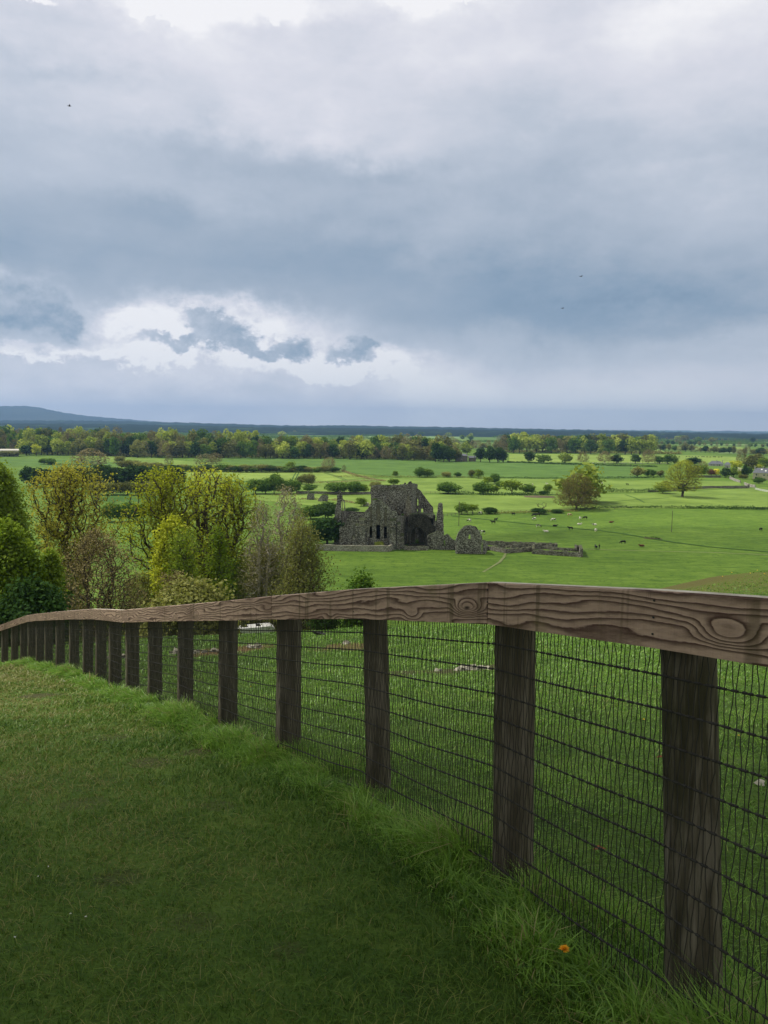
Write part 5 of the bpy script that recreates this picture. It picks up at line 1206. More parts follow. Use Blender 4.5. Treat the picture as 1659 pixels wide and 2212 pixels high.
# ------------------------------------------------------------------ cattle
def skin_body(name, edges, pts, rad, sub=2):
    me = bpy.data.meshes.new(name); me.from_pydata(pts, edges, []); ob = bpy.data.objects.new(name, me); COL.objects.link(ob)
    md = ob.modifiers.new('skin', 'SKIN'); md.use_smooth_shade = True
    for i, v in enumerate(me.skin_vertices[0].data):
        r_ = rad[i]; v.radius = (r_, r_) if not isinstance(r_, tuple) else r_; v.use_root = (i == 0)
    ss = ob.modifiers.new('sub', 'SUBSURF'); ss.levels = sub; ss.render_levels = sub
    dg = bpy.context.evaluated_depsgraph_get(); dg.update()
    out = bpy.data.meshes.new_from_object(ob.evaluated_get(dg)); out.name = name
    out.polygons.foreach_set('use_smooth', [True]*len(out.polygons))
    bpy.data.objects.remove(ob); bpy.data.meshes.remove(me); return out
def cow_mesh(pose):
    if pose == 'lie':
        pts = [(0, 0, .42), (-.5, 0, .42), (-.85, .02, .42), (.5, 0, .46), (.8, 0, .60), (1.05, 0, .78), (1.28, 0, .74), (1.45, 0, .66), (-.95, .1, .3), (-1.0, .2, .12),
               (.55, .25, .2), (.9, .3, .1), (.5, -.25, .2), (.85, -.3, .12), (-.5, .35, .2), (-.2, .5, .1), (1.1, .12, .88), (1.1, -.12, .88)]
        ed = [(0, 1), (1, 2), (0, 3), (3, 4), (4, 5), (5, 6), (6, 7), (2, 8), (8, 9), (3, 10), (10, 11), (3, 12), (12, 13), (1, 14), (14, 15), (5, 16), (5, 17)]
        rad = [.40, .40, .26, .36, .22, .16, .12, .08, .04, .03, .12, .06, .12, .06, .16, .08, .04, .04]
    else:
        if pose == 'graze': neck = [(.95, 0, .95), (1.2, 0, .60), (1.33, 0, .28), (1.42, 0, .12)]; ear = [(1.18, .14, .48), (1.18, -.14, .48)]
        else: neck = [(1.0, 0, 1.25), (1.2, 0, 1.42), (1.42, 0, 1.36), (1.6, 0, 1.26)]; ear = [(1.18, .16, 1.5), (1.18, -.16, 1.5)]
        pts = [(0, 0, .98), (-.45, 0, 1.02), (-.8, 0, 1.05), (.45, 0, 1.0), (.72, 0, 1.06)] + neck + ear + \
              [(-.72, .2, .75), (-.66, .2, .42), (-.74, .2, .05), (-.72, -.2, .75), (-.60, -.2, .42), (-.66, -.2, .05), (.6, .18, .7), (.58, .18, .38), (.56, .18, .04), (.62, -.18, .7), (.68, -.18, .38), (.64, -.18, .04),
               (-.98, 0, .95), (-1.02, 0, .55), (-.35, 0, .62)]
        ed = [(0, 1), (1, 2), (0, 3), (3, 4), (4, 5), (5, 6), (6, 7), (7, 8), (6, 9), (6, 10), (2, 11), (11, 12), (12, 13), (2, 14), (14, 15), (15, 16), (4, 17), (17, 18), (18, 19), (4, 20), (20, 21), (21, 22), (2, 23), (23, 24), (1, 25)]
        rad = [.36, .37, .28, .35, .28, .20, .14, .12, .08, .04, .04, .15, .08, .06, .15, .08, .06, .13, .075, .06, .13, .075, .06, .035, .03, .14]
    return skin_body('body', ed, pts, rad)
def pied(name, light, dark, thr):
    m, nt, b = newmat(name); oi = nt.nodes.new('ShaderNodeObjectInfo')
    vm = nt.nodes.new('ShaderNodeVectorMath'); vm.operation = 'ADD'; nt.links.new(texco(nt), vm.inputs[0]); nt.links.new(oi.outputs['Location'], vm.inputs[1])
    n = nz(nt, vm.outputs[0], 1.3, 1, .4); nt.links.new(mixc(nt, n.sstep(thr-.01, thr+.01), light, dark), b.inputs['Base Color']); b.inputs['Roughness'].default_value = .6; return m
CMAT = {'black': pied('black_hide', (.012,.011,.011), (.02,.018,.017), .5), 'pied': pied('black_and_white_hide', (.7,.68,.62), (.015,.014,.014), .5), 'white': pied('mostly_white_hide', (.72,.69,.62), (.015,.014,.014), .66),
        'tan': pied('tan_and_white_hide', (.65,.6,.5), (.45,.22,.08), .42), 'brown': pied('red_brown_hide', (.09,.035,.02), (.13,.05,.03), .5)}
CME = {}
def cow(pose, colour, conv, x, y, face, label, sc=1.0):
    k = (pose, colour)
    if k not in CME:
        me = cow_mesh(pose); me.materials.append(CMAT[colour]); CME[k] = me
    px = conv(x, y); p = at_z(*px, 0); ang = {'R': 0, 'L': math.pi, 'A': math.pi/2, 'T': -math.pi/2, 'RA': .7, 'LA': math.pi-.7, 'LT': math.pi+.7, 'RT': -.7}[face]
    o = link('cow', CME[k]); o.location = (p.x, p.y, .10); o.rotation_euler = (0, 0, ang); o.scale = (sc,)*3
    tag(o, label, 'cow', 'cattle on the plain')
for a in [('graze', 'pied', CB, 262, 181, 'R', 'black and white cow in front of the dark ivy stump by the field fence'), ('graze', 'pied', CB, 160, 251, 'LA', 'pied cow grazing nearest the pole beside the abbey'),
          ('stand', 'black', CB, 385, 269, 'L', 'black cow standing side-on, left of centre in the herd'), ('stand', 'black', CB, 408, 243, 'RA', 'black cow just behind the side-on black cow'),
          ('graze', 'black', CB, 570, 189, 'RA', 'black cow alone near the field fence'), ('graze', 'black', CB, 765, 201, 'L', 'left one of two black cows grazing nose to tail below the dead tree'), ('graze', 'black', CB, 803, 197, 'L', 'right one of two black cows grazing nose to tail below the dead tree'),
          ('graze', 'pied', CB, 766, 235, 'LT', 'pied cow directly below the two black cows'), ('graze', 'pied', CB, 948, 243, 'L', 'pied cow grazing in the middle of the herd'), ('graze', 'pied', CB, 803, 301, 'R', 'pied cow walking by the ditch'),
          ('lie', 'black', CB, 960, 293, 'R', 'black cow lying in the ditch line'), ('lie', 'white', CB, 877, 346, 'L', 'white cow lying down nearest the ruined footings'), ('stand', 'black', CB, 1106, 326, 'L', 'black cow standing right of the white lying one'),
          ('graze', 'tan', CB, 1095, 196, 'R', 'tan and white cow under the big brown tree'), ('graze', 'white', CB, 1194, 229, 'A', 'white cow seen from behind beside a black grazing cow'), ('graze', 'black', CB, 1243, 224, 'L', 'black cow grazing beside the white one'),
          ('lie', 'white', CB, 1188, 279, 'R', 'white cow lying below the white and black grazing pair'), ('lie', 'pied', CB, 1330, 283, 'L', 'pied cow lying towards the right of the herd'), ('lie', 'brown', CB, 1484, 260, 'R', 'red-brown cow lying alone right of the herd'),
          ('graze', 'white', CB, 1340, 343, 'A', 'white-backed cow seen from behind below the pied lying one'), ('stand', 'pied', CB, 288, 361, 'L', 'pied cow half hidden behind the free gable'),
          ('graze', 'black', CC, 352, 441, 'L', 'large black cow grazing right of the standing person'), ('lie', 'brown', CC, 520, 466, 'L', 'dark brown cow lying near the pale path line'), ('stand', 'black', CC, 106, 489, 'A', 'black cow seen from behind beside the standing person'),
          ('graze', 'black', CC, 1594, 322, 'A', 'black cow alone at the far right of the field'), ('graze', 'pied', CD, 975, 588, 'R', 'black and white cow behind the large light bush'), ('graze', 'black', CD, 1018, 590, 'R', 'black cow behind the round bush of the middle bank'),
          ('graze', 'white', CD, 1098, 586, 'A', 'whitish cow seen end-on in the middle pasture'), ('stand', 'white', CD, 1255, 580, 'L', 'white cow left of the big dome tree'), ('graze', 'white', CE, 335, 572, 'A', 'white cow between dome tree and lone tree'), ('stand', 'black', CE, 610, 584, 'L', 'black cow left of the lone spreading tree')]:
    cow(*a)
CR2 = random.Random(8)
for i in range(13):
    x = 1484 + i*6.2 + CR2.uniform(-1.5, 1.5); cow('graze', 'black', lambda a, b_: (a, b_), x, 987.5 + (x-1484)*.012+CR2.uniform(-.4, .6), CR2.choice('LR'), 'tiny dark cow of the far herd strung out beyond the bungalow', 1.15)
SHM = flatmat('sheep_wool', (.62,.6,.53), .9, .1)
sh = skin_body('body', [(0, 1), (0, 2), (2, 3), (3, 4), (1, 5), (1, 6), (2, 7), (2, 8)], [(0, 0, .6), (-.35, 0, .6), (.35, 0, .6), (.6, 0, .62), (.78, 0, .45), (-.35, .14, .05), (-.35, -.14, .05), (.32, .14, .05), (.32, -.14, .05)], [.28, .27, .25, .13, .08, .06, .06, .06, .06], 1)
sh.materials.append(SHM)
for i in range(46):
    x = 1262 + i*4.0 + CR2.uniform(-1.6, 1.6); p = at_z(x, 1001 + CR2.uniform(-.7, .8) + (x-1262)*.004, 0)
    o = link('sheep', sh); o.location = (p.x, p.y, .1); o.rotation_euler.z = CR2.choice((0, math.pi)) + CR2.uniform(-.4, .4); o.scale = (1.2,)*3
    tag(o, 'tiny white sheep in the line grazing behind the crop field', 'sheep', 'sheep strung out behind the crop field')

# ------------------------------------------------------------------ walker in the field
def person():
    p = at_z(*CC(136, 490), 0)
    pts = [(0, 0, .95), (0, .01, 1.15), (0, 0, 1.38), (0, 0, 1.50), (0, -.01, 1.60), (0, -.02, 1.72), (.09, 0, .88), (.11, -.02, .5), (.11, 0, .09), (.11, -.15, .04), (-.09, 0, .88), (-.12, .03, .5), (-.13, .06, .09), (-.13, -.08, .04),
           (.19, 0, 1.40), (.27, .0, 1.14), (.22, -.2, 1.02), (-.19, 0, 1.40), (-.27, 0, 1.14), (-.24, -.16, .98)]
    ed = [(0, 1), (1, 2), (2, 3), (3, 4), (4, 5), (0, 6), (6, 7), (7, 8), (8, 9), (0, 10), (10, 11), (11, 12), (12, 13), (2, 14), (14, 15), (15, 16), (2, 17), (17, 18), (18, 19)]
    rad = [.15, .14, .16, .06, .085, .085, .10, .07, .05, .045, .10, .07, .05, .045, .07, .055, .04, .07, .055, .04]
    me = skin_body('person', ed, pts, rad, 2)
    me.materials.append(M['dark_cloth']); me.materials.append(M['skin'])
    for pl in me.polygons:
        if pl.center.z > 1.53 or (abs(pl.center.x) > .17 and pl.center.z < 1.05 and pl.center.y < -.12): pl.material_index = 1
    o = link('person', me); o.location = (p.x, p.y, .15); o.rotation_euler.z = .3; o.scale = (1.08,)*3
    mb = MB(); mb.blob((0, .0, 1.74), (.105, .115, .09), 1, 10, .05); mb.build('hair', M['hair'], o, True)
    tag(o, 'person in dark clothes standing in the field beside a black cow', 'person')
person()

# ------------------------------------------------------------------ crow and sky birds
def bird(loc, s, rz, label, flying=True):
    mb = MB(); mb.blob((0, 0, 0), (.5, .16, .15), 1, 10, .05); mb.blob((.5, 0, .06), (.14, .11, .11), 2, 8, .05); mb.tube((.6, 0, .06), (.8, 0, .03), .05, .01, 6)
    mb.add([(-.4, -.08, .0), (-.4, .08, 0), (-.85, .16, .02), (-.85, -.16, .02), (-.4, -.08, .04), (-.4, .08, .04), (-.85, .16, .05), (-.85, -.16, .05)], [(0,1,2,3), (7,6,5,4), (0,4,5,1), (1,5,6,2), (2,6,7,3), (3,7,4,0)])
    o = mb.build('bird', M['rubber'], None, True)
    for sg in (-1, 1):
        w = MB()
        if flying: A = [(.3, 0), (-.2, 0), (-.25, .7), (-.1, 1.3), (.15, .8)]; zz = [.05, .05, .2, .15, .22]
        else: A = [(.35, .1), (-.3, .1), (-.8, .14), (-.6, .2), (.1, .2)]; zz = [.1, .06, 0, .02, .08]
        vs = [(a, sg*b_, z) for (a, b_), z in zip(A, zz)] + [(a, sg*b_, z+.03) for (a, b_), z in zip(A, zz)]
        w.add(vs, [(4,3,2,1,0), (5,6,7,8,9)] + [(i, (i+1) % 5, (i+1) % 5+5, i+5) for i in range(5)]); w.build('wing', M['rubber'], o)
    if not flying:
        for sg in (-1, 1):
            w = MB(); w.tube((.05, sg*.07, -.1), (.05, sg*.08, -.38), .02, .02, 5); w.build('leg', M['rubber'], o)
    o.location = loc; o.scale = (s,)*3; o.rotation_euler.z = rz; tag(o, label, 'bird', None); return o
p = at_d(686, 1383, 22.5); gz = terr(p.x, p.y); bird((p.x, p.y, gz+.13), .34, 2.6, 'black crow on the grass behind the fence', False)
for (x, y, dd, s, lab) in [(1255, 597, 120, .3, 'tiny black bird high over the dark cloud band at the right'), (1215, 666, 130, .28, 'tiny black bird just under the dark cloud band'), (150, 229, 110, .28, 'tiny black bird high at the left of the sky')]:
    bird(at_d(x, y, dd), s*1.2, .5, lab)

# ------------------------------------------------------------------ the paddock fence
def woodrail():
    m, nt, b = newmat('weathered_grain_board'); o = texco(nt, 'UV')
    s = nt.nodes.new('ShaderNodeSeparateXYZ'); nt.links.new(o, s.inputs[0]); U, Vv = Ex(nt, s.outputs[0]), Ex(nt, s.outputs[1])   # metres along, metres up
    n1 = nz(nt, mapping(nt, o, (1.15, 7.5, 1)), 1.5, 1.2, .4); n2 = nz(nt, mapping(nt, o, (14, 60, 1)), 1, 3, .6); n3 = nz(nt, mapping(nt, o, (90, 5, 1)), 1, 3, .6)
    n4 = nz(nt, mapping(nt, o, (3, 3, 1)), 1, 4, .6)
    kv = nt.nodes.new('ShaderNodeTexVoronoi'); kv.inputs['Scale'].default_value = 1.0; nt.links.new(mapping(nt, o, (2.1, 6.5, 1), (.3, .2, 0)), kv.inputs['Vector']); kk = Ex(nt, kv.outputs['Distance'])
    h = Vv*105.0 + n1*13.0 + n2*.9 + kk.sstep(.36, .0)*12.0
    fr = (h*.36 + n2*.12).op('FRACT')
    ring = Ex(nt, ramp(nt, fr, [(0, g(.75)), (.08, g(1)), (.45, g(.85)), (.70, g(.35)), (.86, g(0)), (.93, g(.05)), (1, g(.75))]))
    c = mixc(nt, ring, srgb(66, 45, 38), srgb(172, 148, 130))
    lowf = nz(nt, mapping(nt, o, (1.3, 4, 1)), 1, 3, .5)
    c = mixc(nt, lowf.sstep(.5, .7)*.55, c, srgb(92, 70, 60))
    c = mixc(nt, n2.sstep(.35, .75)*.4, c, srgb(112, 94, 84))
    c = mixc(nt, n3.sstep(.62, .80)*.55, c, srgb(60, 44, 36))
    st = nz(nt, mapping(nt, o, (9, .6, 1)), 1, 3, .6)
    c = mixc(nt, st.sstep(.56, .64)*.5, c, srgb(62, 56, 32))
    c = mixc(nt, n4.sstep(.58, .74)*.4, c, srgb(104, 98, 62))
    # knots
    vor = nt.nodes.new('ShaderNodeTexVoronoi'); vor.inputs['Scale'].default_value = 1.0; nt.links.new(mapping(nt, o, (2.1, 6.5, 1), (.3, .2, 0)), vor.inputs['Vector']); kd = Ex(nt, vor.outputs['Distance'])
    c = mixc(nt, kd.sstep(.16, .08)*.8, c, srgb(150, 128, 112)); c = mixc(nt, kd.sstep(.08, .03), c, srgb(44, 32, 26))
    nt.links.new(c, b.inputs['Base Color']); bump(nt, b, ring*-.5 + n3*.5 + n2*.5, .004, .9); b.inputs['Roughness'].default_value = .75; return m
M['rail'] = woodrail()
def woodtop():  # top edge coloured pale to stand in for the sky's glare
    m, nt, b = newmat('sky_glare_board_edge'); n = nz(nt, mapping(nt, texco(nt), (3, 3, 3)), 4, 5, .7)
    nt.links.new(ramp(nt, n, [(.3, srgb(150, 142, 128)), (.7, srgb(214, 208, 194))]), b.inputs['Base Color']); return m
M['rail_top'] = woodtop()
def woodpost():
    m, nt, b = newmat('weathered_round_post'); o = texco(nt); oi = nt.nodes.new('ShaderNodeObjectInfo'); rr = Ex(nt, oi.outputs['Random'])
    n1 = nz(nt, mapping(nt, o, (14, 14, 1.1)), 1.6, 6, .65); n2 = nz(nt, mapping(nt, o, (3, 3, 1.3)), 1.5, 4); n3 = nz(nt, mapping(nt, o, (60, 60, 4)), 1, 4, .7)
    c = ramp(nt, (n1*.65 + n3*.35), [(.34, (.020,.018,.012)), (.5, (.082,.072,.050)), (.64, (.22,.20,.155))])
    c = mixc(nt, n2.sstep(.46, .66)*.6, c, (.030,.036,.010))
    c = mixc(nt, n2.sstep(.42, .28)*.6, c, (.20,.18,.145))
    c = mixc(nt, rr*.35, c, (.12,.10,.075))
    nt.links.new(c, b.inputs['Base Color']); bump(nt, b, n1*.6 + n3*.4, .02, .9); b.inputs['Roughness'].default_value = .85; return m
M['post'] = woodpost()
fence = empty('paddock_fence', (0, 0, 0)); tag(fence, 'weathered wooden rail fence with round posts and woven wire beside the grass path', 'fence')
RP = random.Random(4); PR = .088; TH = .042; RH = .172
dirs = []
for i in range(len(PB)):
    a = PB[max(i-1, 0)]; b_ = PB[min(i+1, len(PB)-1)]; d = Vector((b_.x-a.x, b_.y-a.y, 0)).normalized()
    nn = Vector((-d.y, d.x, 0)); 
    if nn.dot(Vector((-PB[i].x, -PB[i].y, 0))) < 0 and i < 6: nn = -nn
    if i >= 6 and nn.dot(dirs[-1]) < 0: nn = -nn
    dirs.append(nn)
for i, (pb, pt_) in enumerate(zip(PB, PT)):
    r0 = PR*RP.uniform(.95, 1.05)*{1: .93, 3: .80, 4: 1.0, 5: .97}.get(i, 1.0); ns = 18; nh = 14; vs = []; off = RP.uniform(0, 50)
    base = Vector((pb.x, pb.y, terr(pb.x, pb.y) - .15)); top = Vector((pt_.x, pt_.y, pt_.z - .03))
    for j in range(nh+1):
        t = j/nh; c = base.lerp(top, t)
        for k in range(ns):
            a = 2*math.pi*k/ns; rr = r0*(1.04-.06*t)*(1 + .05*mnoise.noise(Vector((math.cos(a)*1.2+off, math.sin(a)*1.2, t*1.6))) + .02*mnoise.noise(Vector((math.cos(a)*6+off, math.sin(a)*6, t*2))))
            vs.append((c.x + math.cos(a)*rr, c.y + math.sin(a)*rr, c.z))
    fs = [(j*ns+k, j*ns+(k+1) % ns, (j+1)*ns+(k+1) % ns, (j+1)*ns+k) for j in range(nh) for k in range(ns)] + [tuple(nh*ns+k for k in range(ns))]
    me = mk('post', [(v[0]-pb.x, v[1]-pb.y, v[2]-pb.z) for v in vs], fs, True); o = link('post', me, fence, M['post']); o.location = pb
# rails: boards of 3-4 bays butted over posts
RYX = [-200, 0, 60, 130, 205, 262, 340, 500, 586, 650, 740, 835, 1057, 1357, 1659, 2200]; RYY = [1400, 1350, 1328, 1320.5, 1315, 1318, 1311, 1297, 1287.5, 1280, 1274, 1269, 1258, 1272, 1288, 1316]
CMI = CM.inverted()
def to_px(v):
    c = CMI @ Vector(v); return 829.5 + c.x/-c.z*FPX, 1106.0 - c.y/-c.z*FPX
RT_ = []
for i in range(len(PT)):
    q = PT[i] + dirs[i]*(PR+.006)
    if 0 < i < len(PT)-2:
        for _ in range(3):
            px_, py_ = to_px(q + dirs[i]*TH); r_ = ray(px_, float(np.interp(px_, RYX, RYY))); q.z = ZC + r_.z*math.hypot(q.x+dirs[i].x*TH, q.y+dirs[i].y*TH)/math.hypot(r_.x, r_.y)
    RT_.append(q)
RT_[0].z = RT_[1].z*2 - RT_[2].z + .01
joints = [0, 2, 4, 8, 10, 13, 16, len(PT)-1]
def board(i0, i1, gap0, gap1, uoff):
    pts = []
    for i in range(i0, i1):
        n = 6
        for k in range(n): 
            t = k/n; p = RT_[i].lerp(RT_[i+1], t); pts.append((p, dirs[i].lerp(dirs[i+1], t).normalized()))
    pts.append((RT_[i1], dirs[i1]))
    d0 = (pts[1][0]-pts[0][0]).normalized(); pts[0] = (pts[0][0]+d0*gap0, pts[0][1]); d1 = (pts[-1][0]-pts[-2][0]).normalized(); pts[-1] = (pts[-1][0]-d1*gap1, pts[-1][1])
    vs, uv = [], []; L = 0; prev = None
    for k, (p, nn) in enumerate(pts):
        if prev is not None: L += (p-prev).length
        prev = p; wob = .0015*mnoise.noise(Vector((L*6, uoff, 0)))
        q0 = p - Vector((0, 0, RH+wob)); ch = .005
        sec = [q0, q0 + nn*TH, p + nn*TH - Vector((0, 0, ch)), p + nn*(TH-ch) , p + nn*ch*0]
        vs += [tuple(v) for v in sec]; uv += [(L+uoff, v.z - p.z + .2 + uoff*.37) for v in sec]
    m = 5; n = len(pts); fs = []
    for k in range(n-1):
        for j in range(m): fs.append((k*m+j, k*m+(j+1) % m, (k+1)*m+(j+1) % m, (k+1)*m+j))
    fs += [tuple(range(m)), tuple((n-1)*m+j for j in reversed(range(m)))]
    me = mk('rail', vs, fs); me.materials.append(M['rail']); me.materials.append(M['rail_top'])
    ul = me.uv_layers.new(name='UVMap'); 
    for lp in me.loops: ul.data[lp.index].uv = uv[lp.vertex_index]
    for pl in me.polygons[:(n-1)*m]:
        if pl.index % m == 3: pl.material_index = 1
    import bmesh
    bm = bmesh.new(); bm.from_mesh(me); bmesh.ops.recalc_face_normals(bm, faces=bm.faces); bm.to_mesh(me); bm.free()
    return link('rail', me, fence)
for q_, (a, b_) in enumerate(zip(joints, joints[1:])): board(a, b_, .003, .003, 3.7*q_+1.3)
# nails
for i in range(0, 7):
    mb = MB()
    for k in range(3):
        c = RT_[i] + dirs[i]*(TH+.001) - Vector((0, 0, .03+.05*k)); mb.tube(c - dirs[i]*.004, c + dirs[i]*.002, .0035, .0035, 6)
    mb.build('nail', M['wire'], fence)
# woven wire: twisted line wires with zigzag stays
LW = MB(); stay = []
rows = 12; RS = .104
cum = [0]
for i in range(len(PB)-1): cum.append(cum[-1] + (Vector((PB[i+1].x-PB[i].x, PB[i+1].y-PB[i].y, 0))).length)
FT = [RT_[i] - dirs[i]*.002 for i in range(len(PT))]
def wp(s, row, dz=0.0, dn=0.0):
    i = min(max(int(np.searchsorted(cum, s)) - 1, 0), len(PB)-2); t = (s-cum[i])/(cum[i+1]-cum[i])
    p = FT[i].lerp(FT[i+1], t); n = dirs[i].lerp(dirs[i+1], t)
    sag = -.014*math.sin(math.pi*t)*(row/ rows)*1.2 + .006*mnoise.noise(Vector((s*1.7, row*3.3, 0)))
    return p + n*(dn + .004*mnoise.noise(Vector((s*2.2, row*2.1, 5)))) + Vector((0, 0, -.155 - row*RS + sag + dz))
TOT = cum[-1]; seg_l = []
s = 0
while s < TOT-.05:
    ds = .02 if s < cum[5] else .05
    for row in range(rows):
        for ph in (0, math.pi):
            a = wp(s, row, .0022*math.sin(s*150+ph), .0022*math.cos(s*150+ph)); b_ = wp(s+ds, row, .0022*math.sin((s+ds)*150+ph), .0022*math.cos((s+ds)*150+ph))
            r_ = .0015 if s < cum[6] else .0020
            seg_l.append((*a, *b_, r_, r_))
            if s > cum[5]: break
    s += ds
V, F = tubes_np(seg_l, 4); lw = link('line_wire', mk_np('line_wire', V, [F], True), fence, M['wire'])
seg_s = []; kn = []; sp = .043; i = 0; s = .01
RW = random.Random(2)
while s < TOT-.05:
    jit = [RW.gauss(0, .0022) for _ in range(rows+1)]
    for row in range(rows-1):
        sa = s + (sp*.09 if (row+i) % 2 else -sp*.09) + jit[row]; sb = s + (sp*.09 if (row+1+i) % 2 else -sp*.09) + jit[row+1]
        m1 = wp((sa*.8+sb*.2), row, -RS*.33, .002*RW.gauss(0, 1)); m2 = wp((sa*.25+sb*.75), row, -RS*.68, .002*RW.gauss(0, 1))
        a, b_ = wp(sa, row), wp(sb, row+1); r_ = .0015 if s < cum[5] else .0018
        for p0, p1 in ((a, m1), (m1, m2), (m2, b_)): seg_s.append((*p0, *p1, r_, r_))
        if s < cum[9]:
            d = (wp(sa+.006, row) - wp(sa-.006, row)); kn.append((*(a - d*.55), *(a + d*.55), .0044, .0044))
    s += sp*.5 if s < cum[7] else sp*.6; i += 1
V, F = tubes_np(seg_s, 4); link('stay_wire', mk_np('stay_wire', V, [F], True), fence, M['wire'])
V, F = tubes_np(kn, 5); link('wire_knots', mk_np('wire_knots', V, [F], True), fence, M['wire'])

# ------------------------------------------------------------------ grass
def grassmat(name, stops, trans=.3, gloss=.04):
    m = bpy.data.materials.new(name); m.use_nodes = True; nt = m.node_tree; nt.nodes.clear()
    at = nt.nodes.new('ShaderNodeAttribute'); at.attribute_name = 'tint'
    c = ramp(nt, Ex(nt, at.outputs['Fac']), stops)
    d = nt.nodes.new('ShaderNodeBsdfDiffuse'); t = nt.nodes.new('ShaderNodeBsdfTranslucent'); g_ = nt.nodes.new('ShaderNodeBsdfGlossy'); g_.inputs['Roughness'].default_value = .45; g_.inputs[0].default_value = (.6, .65, .6, 1)
    nt.links.new(c, d.inputs[0]); nt.links.new(c, t.inputs[0])
    mx = nt.nodes.new('ShaderNodeMixShader'); mx.inputs[0].default_value = trans; nt.links.new(d.outputs[0], mx.inputs[1]); nt.links.new(t.outputs[0], mx.inputs[2])
    m2 = nt.nodes.new('ShaderNodeMixShader'); m2.inputs[0].default_value = gloss; nt.links.new(mx.outputs[0], m2.inputs[1]); nt.links.new(g_.outputs[0], m2.inputs[2])
    o = nt.nodes.new('ShaderNodeOutputMaterial'); nt.links.new(m2.outputs[0], o.inputs[0]); return m
M['grass_short'] = grassmat('path_turf_blades', [(0, (.022,.060,.008)), (.35, (.054,.125,.014)), (.7, (.110,.185,.024)), (.9, (.18,.20,.045)), (1, (.24,.21,.10))], .25, .025)
M['grass_long'] = grassmat('rank_grass_blades', [(0, (.042,.105,.012)), (.4, (.12,.25,.028)), (.75, (.22,.40,.046)), (.93, (.25,.34,.065)), (1, (.34,.30,.13))], .35, .05)
def blades(X_, Y_, Zb, H, Wd, lean, rng, bend=.5, tint=None):
    n = len(X_); a = rng.uniform(0, 2*np.pi, n); l = lean*rng.normal(size=(n, 2))
    wx, wy = np.cos(a)*Wd/2, np.sin(a)*Wd/2
    B_ = np.stack([X_, Y_, Zb], -1)
    mid = B_ + np.stack([l[:, 0]*H*.45, l[:, 1]*H*.45, H*.6], -1)
    tip = B_ + np.stack([l[:, 0]*H*(1+bend), l[:, 1]*H*(1+bend), H*(1-np.minimum(.55, .35*np.hypot(l[:, 0], l[:, 1])))], -1)
    wv = np.stack([wx, wy, np.zeros(n)], -1)
    V = np.stack([B_-wv, B_+wv, mid+wv*.85, mid-wv*.85, tip], 1).reshape(-1, 3)
    b0 = np.arange(n)*5
    return V, np.stack([b0, b0+1, b0+2, b0+3], -1), np.stack([b0+3, b0+2, b0+4], -1), np.repeat(tint, 5)
def grass_obj(name, V, Q, T, tint, mat, label):
    me = mk_np(name, V, [Q, T], False, tint); o = link(name, me, None, M[mat]); tag(o, label, kind='stuff'); return o
rng = np.random.default_rng(21)
def pnoise(X_, Y_, f, s=0):
    return (np.sin(X_*f+s)*np.sin(Y_*f*1.13+s*2) + .6*np.sin(X_*f*2.3+Y_*f*1.1+s*3)*np.sin(Y_*f*2.1-X_*f*.7+s) + .35*np.sin(X_*f*4.9+s*5+Y_*f*1.9)*np.sin(Y_*f*5.3+s*4))/1.95
def sample(n, r0, r1, p, azr=34):
    u = rng.random(n); r = (r0**p + u*(r1**p-r0**p))**(1/p); a = np.radians(rng.uniform(-azr, azr, n)); return r*np.sin(a), r*np.cos(a), r
def px_w(r, k=.7): return np.maximum(.0026, r/759*k)
# 1 path turf
Xg, Yg, rg = sample(330000, 1.35, 32, .55); sd = fsd(Xg, Yg); m = (sd < -.02); Xg, Yg, rg, sd = Xg[m], Yg[m], rg[m], sd[m]
pn = pnoise(Xg, Yg, 2.1); pn2 = pnoise(Xg, Yg, 9.0, 2); pl = pnoise(Xg, Yg, .7, 4)
H = .016 + .016*(pn+1)*.5 + .012*np.clip(pn2, 0, 1) + .0025*rg*.6; H *= rng.uniform(.6, 1.5, len(H)); H *= 1 + 1.2*np.clip(1-np.abs(sd)/.9, 0, 1)
bare1 = np.zeros(len(H))
for (px_, py_, dd, rad, col, k) in SPOTS:
    p = at_d(px_, py_, dd); bare1 += k*np.exp(-((Xg-p.x)**2+(Yg-p.y)**2)/(rad*1.1)**2)
H = H*(1-.85*np.clip(bare1*1.2, 0, 1))
tint = np.clip(.42 - .26*pn - .16*pl - .12*pn2 + .24*rng.normal(size=len(H)) - .15*np.clip(1-np.abs(sd)/.8, 0, 1) + .026*rg + .15*np.exp(-((sd+1.55)/.75)**2) - .10*np.clip((-sd-2.6)/1.5, 0, 1), 0, .95)
V1 = blades(Xg, Yg, terr_np(Xg, Yg)-.003, H, px_w(rg, .75), .75, rng, .4, tint); grass_obj('path_grass', *V1, 'grass_short', 'short trodden turf of the path on the left of the fence')
# 2 long grass along the fence
n = 150000; cumA = np.array(cum); wgt = rng.random(n)**1.45; sI = cumA[0] + wgt*(cumA[-1]-cumA[0])
idx = np.clip(np.searchsorted(cumA, sI)-1, 0, len(PB)-2); t = (sI-cumA[idx])/(cumA[idx+1]-cumA[idx])
DX = np.array([d.x for d in dirs]); DY = np.array([d.y for d in dirs])
bx = FX[idx]+(FX[idx+1]-FX[idx])*t; by = FY[idx]+(FY[idx+1]-FY[idx])*t; nx = DX[idx]; ny = DY[idx]
wid = .21 + .15*pnoise(sI, sI*0+1, 2.2, 1) + .10*pnoise(sI, sI*0+2, 5.5, 3); off = rng.normal(size=n)*wid*.75 + .13
Xg = bx + nx*off; Yg = by + ny*off; rg = np.hypot(Xg, Yg); m = rg > .9; Xg, Yg, rg, off, sI = Xg[m], Yg[m], rg[m], off[m], sI[m]
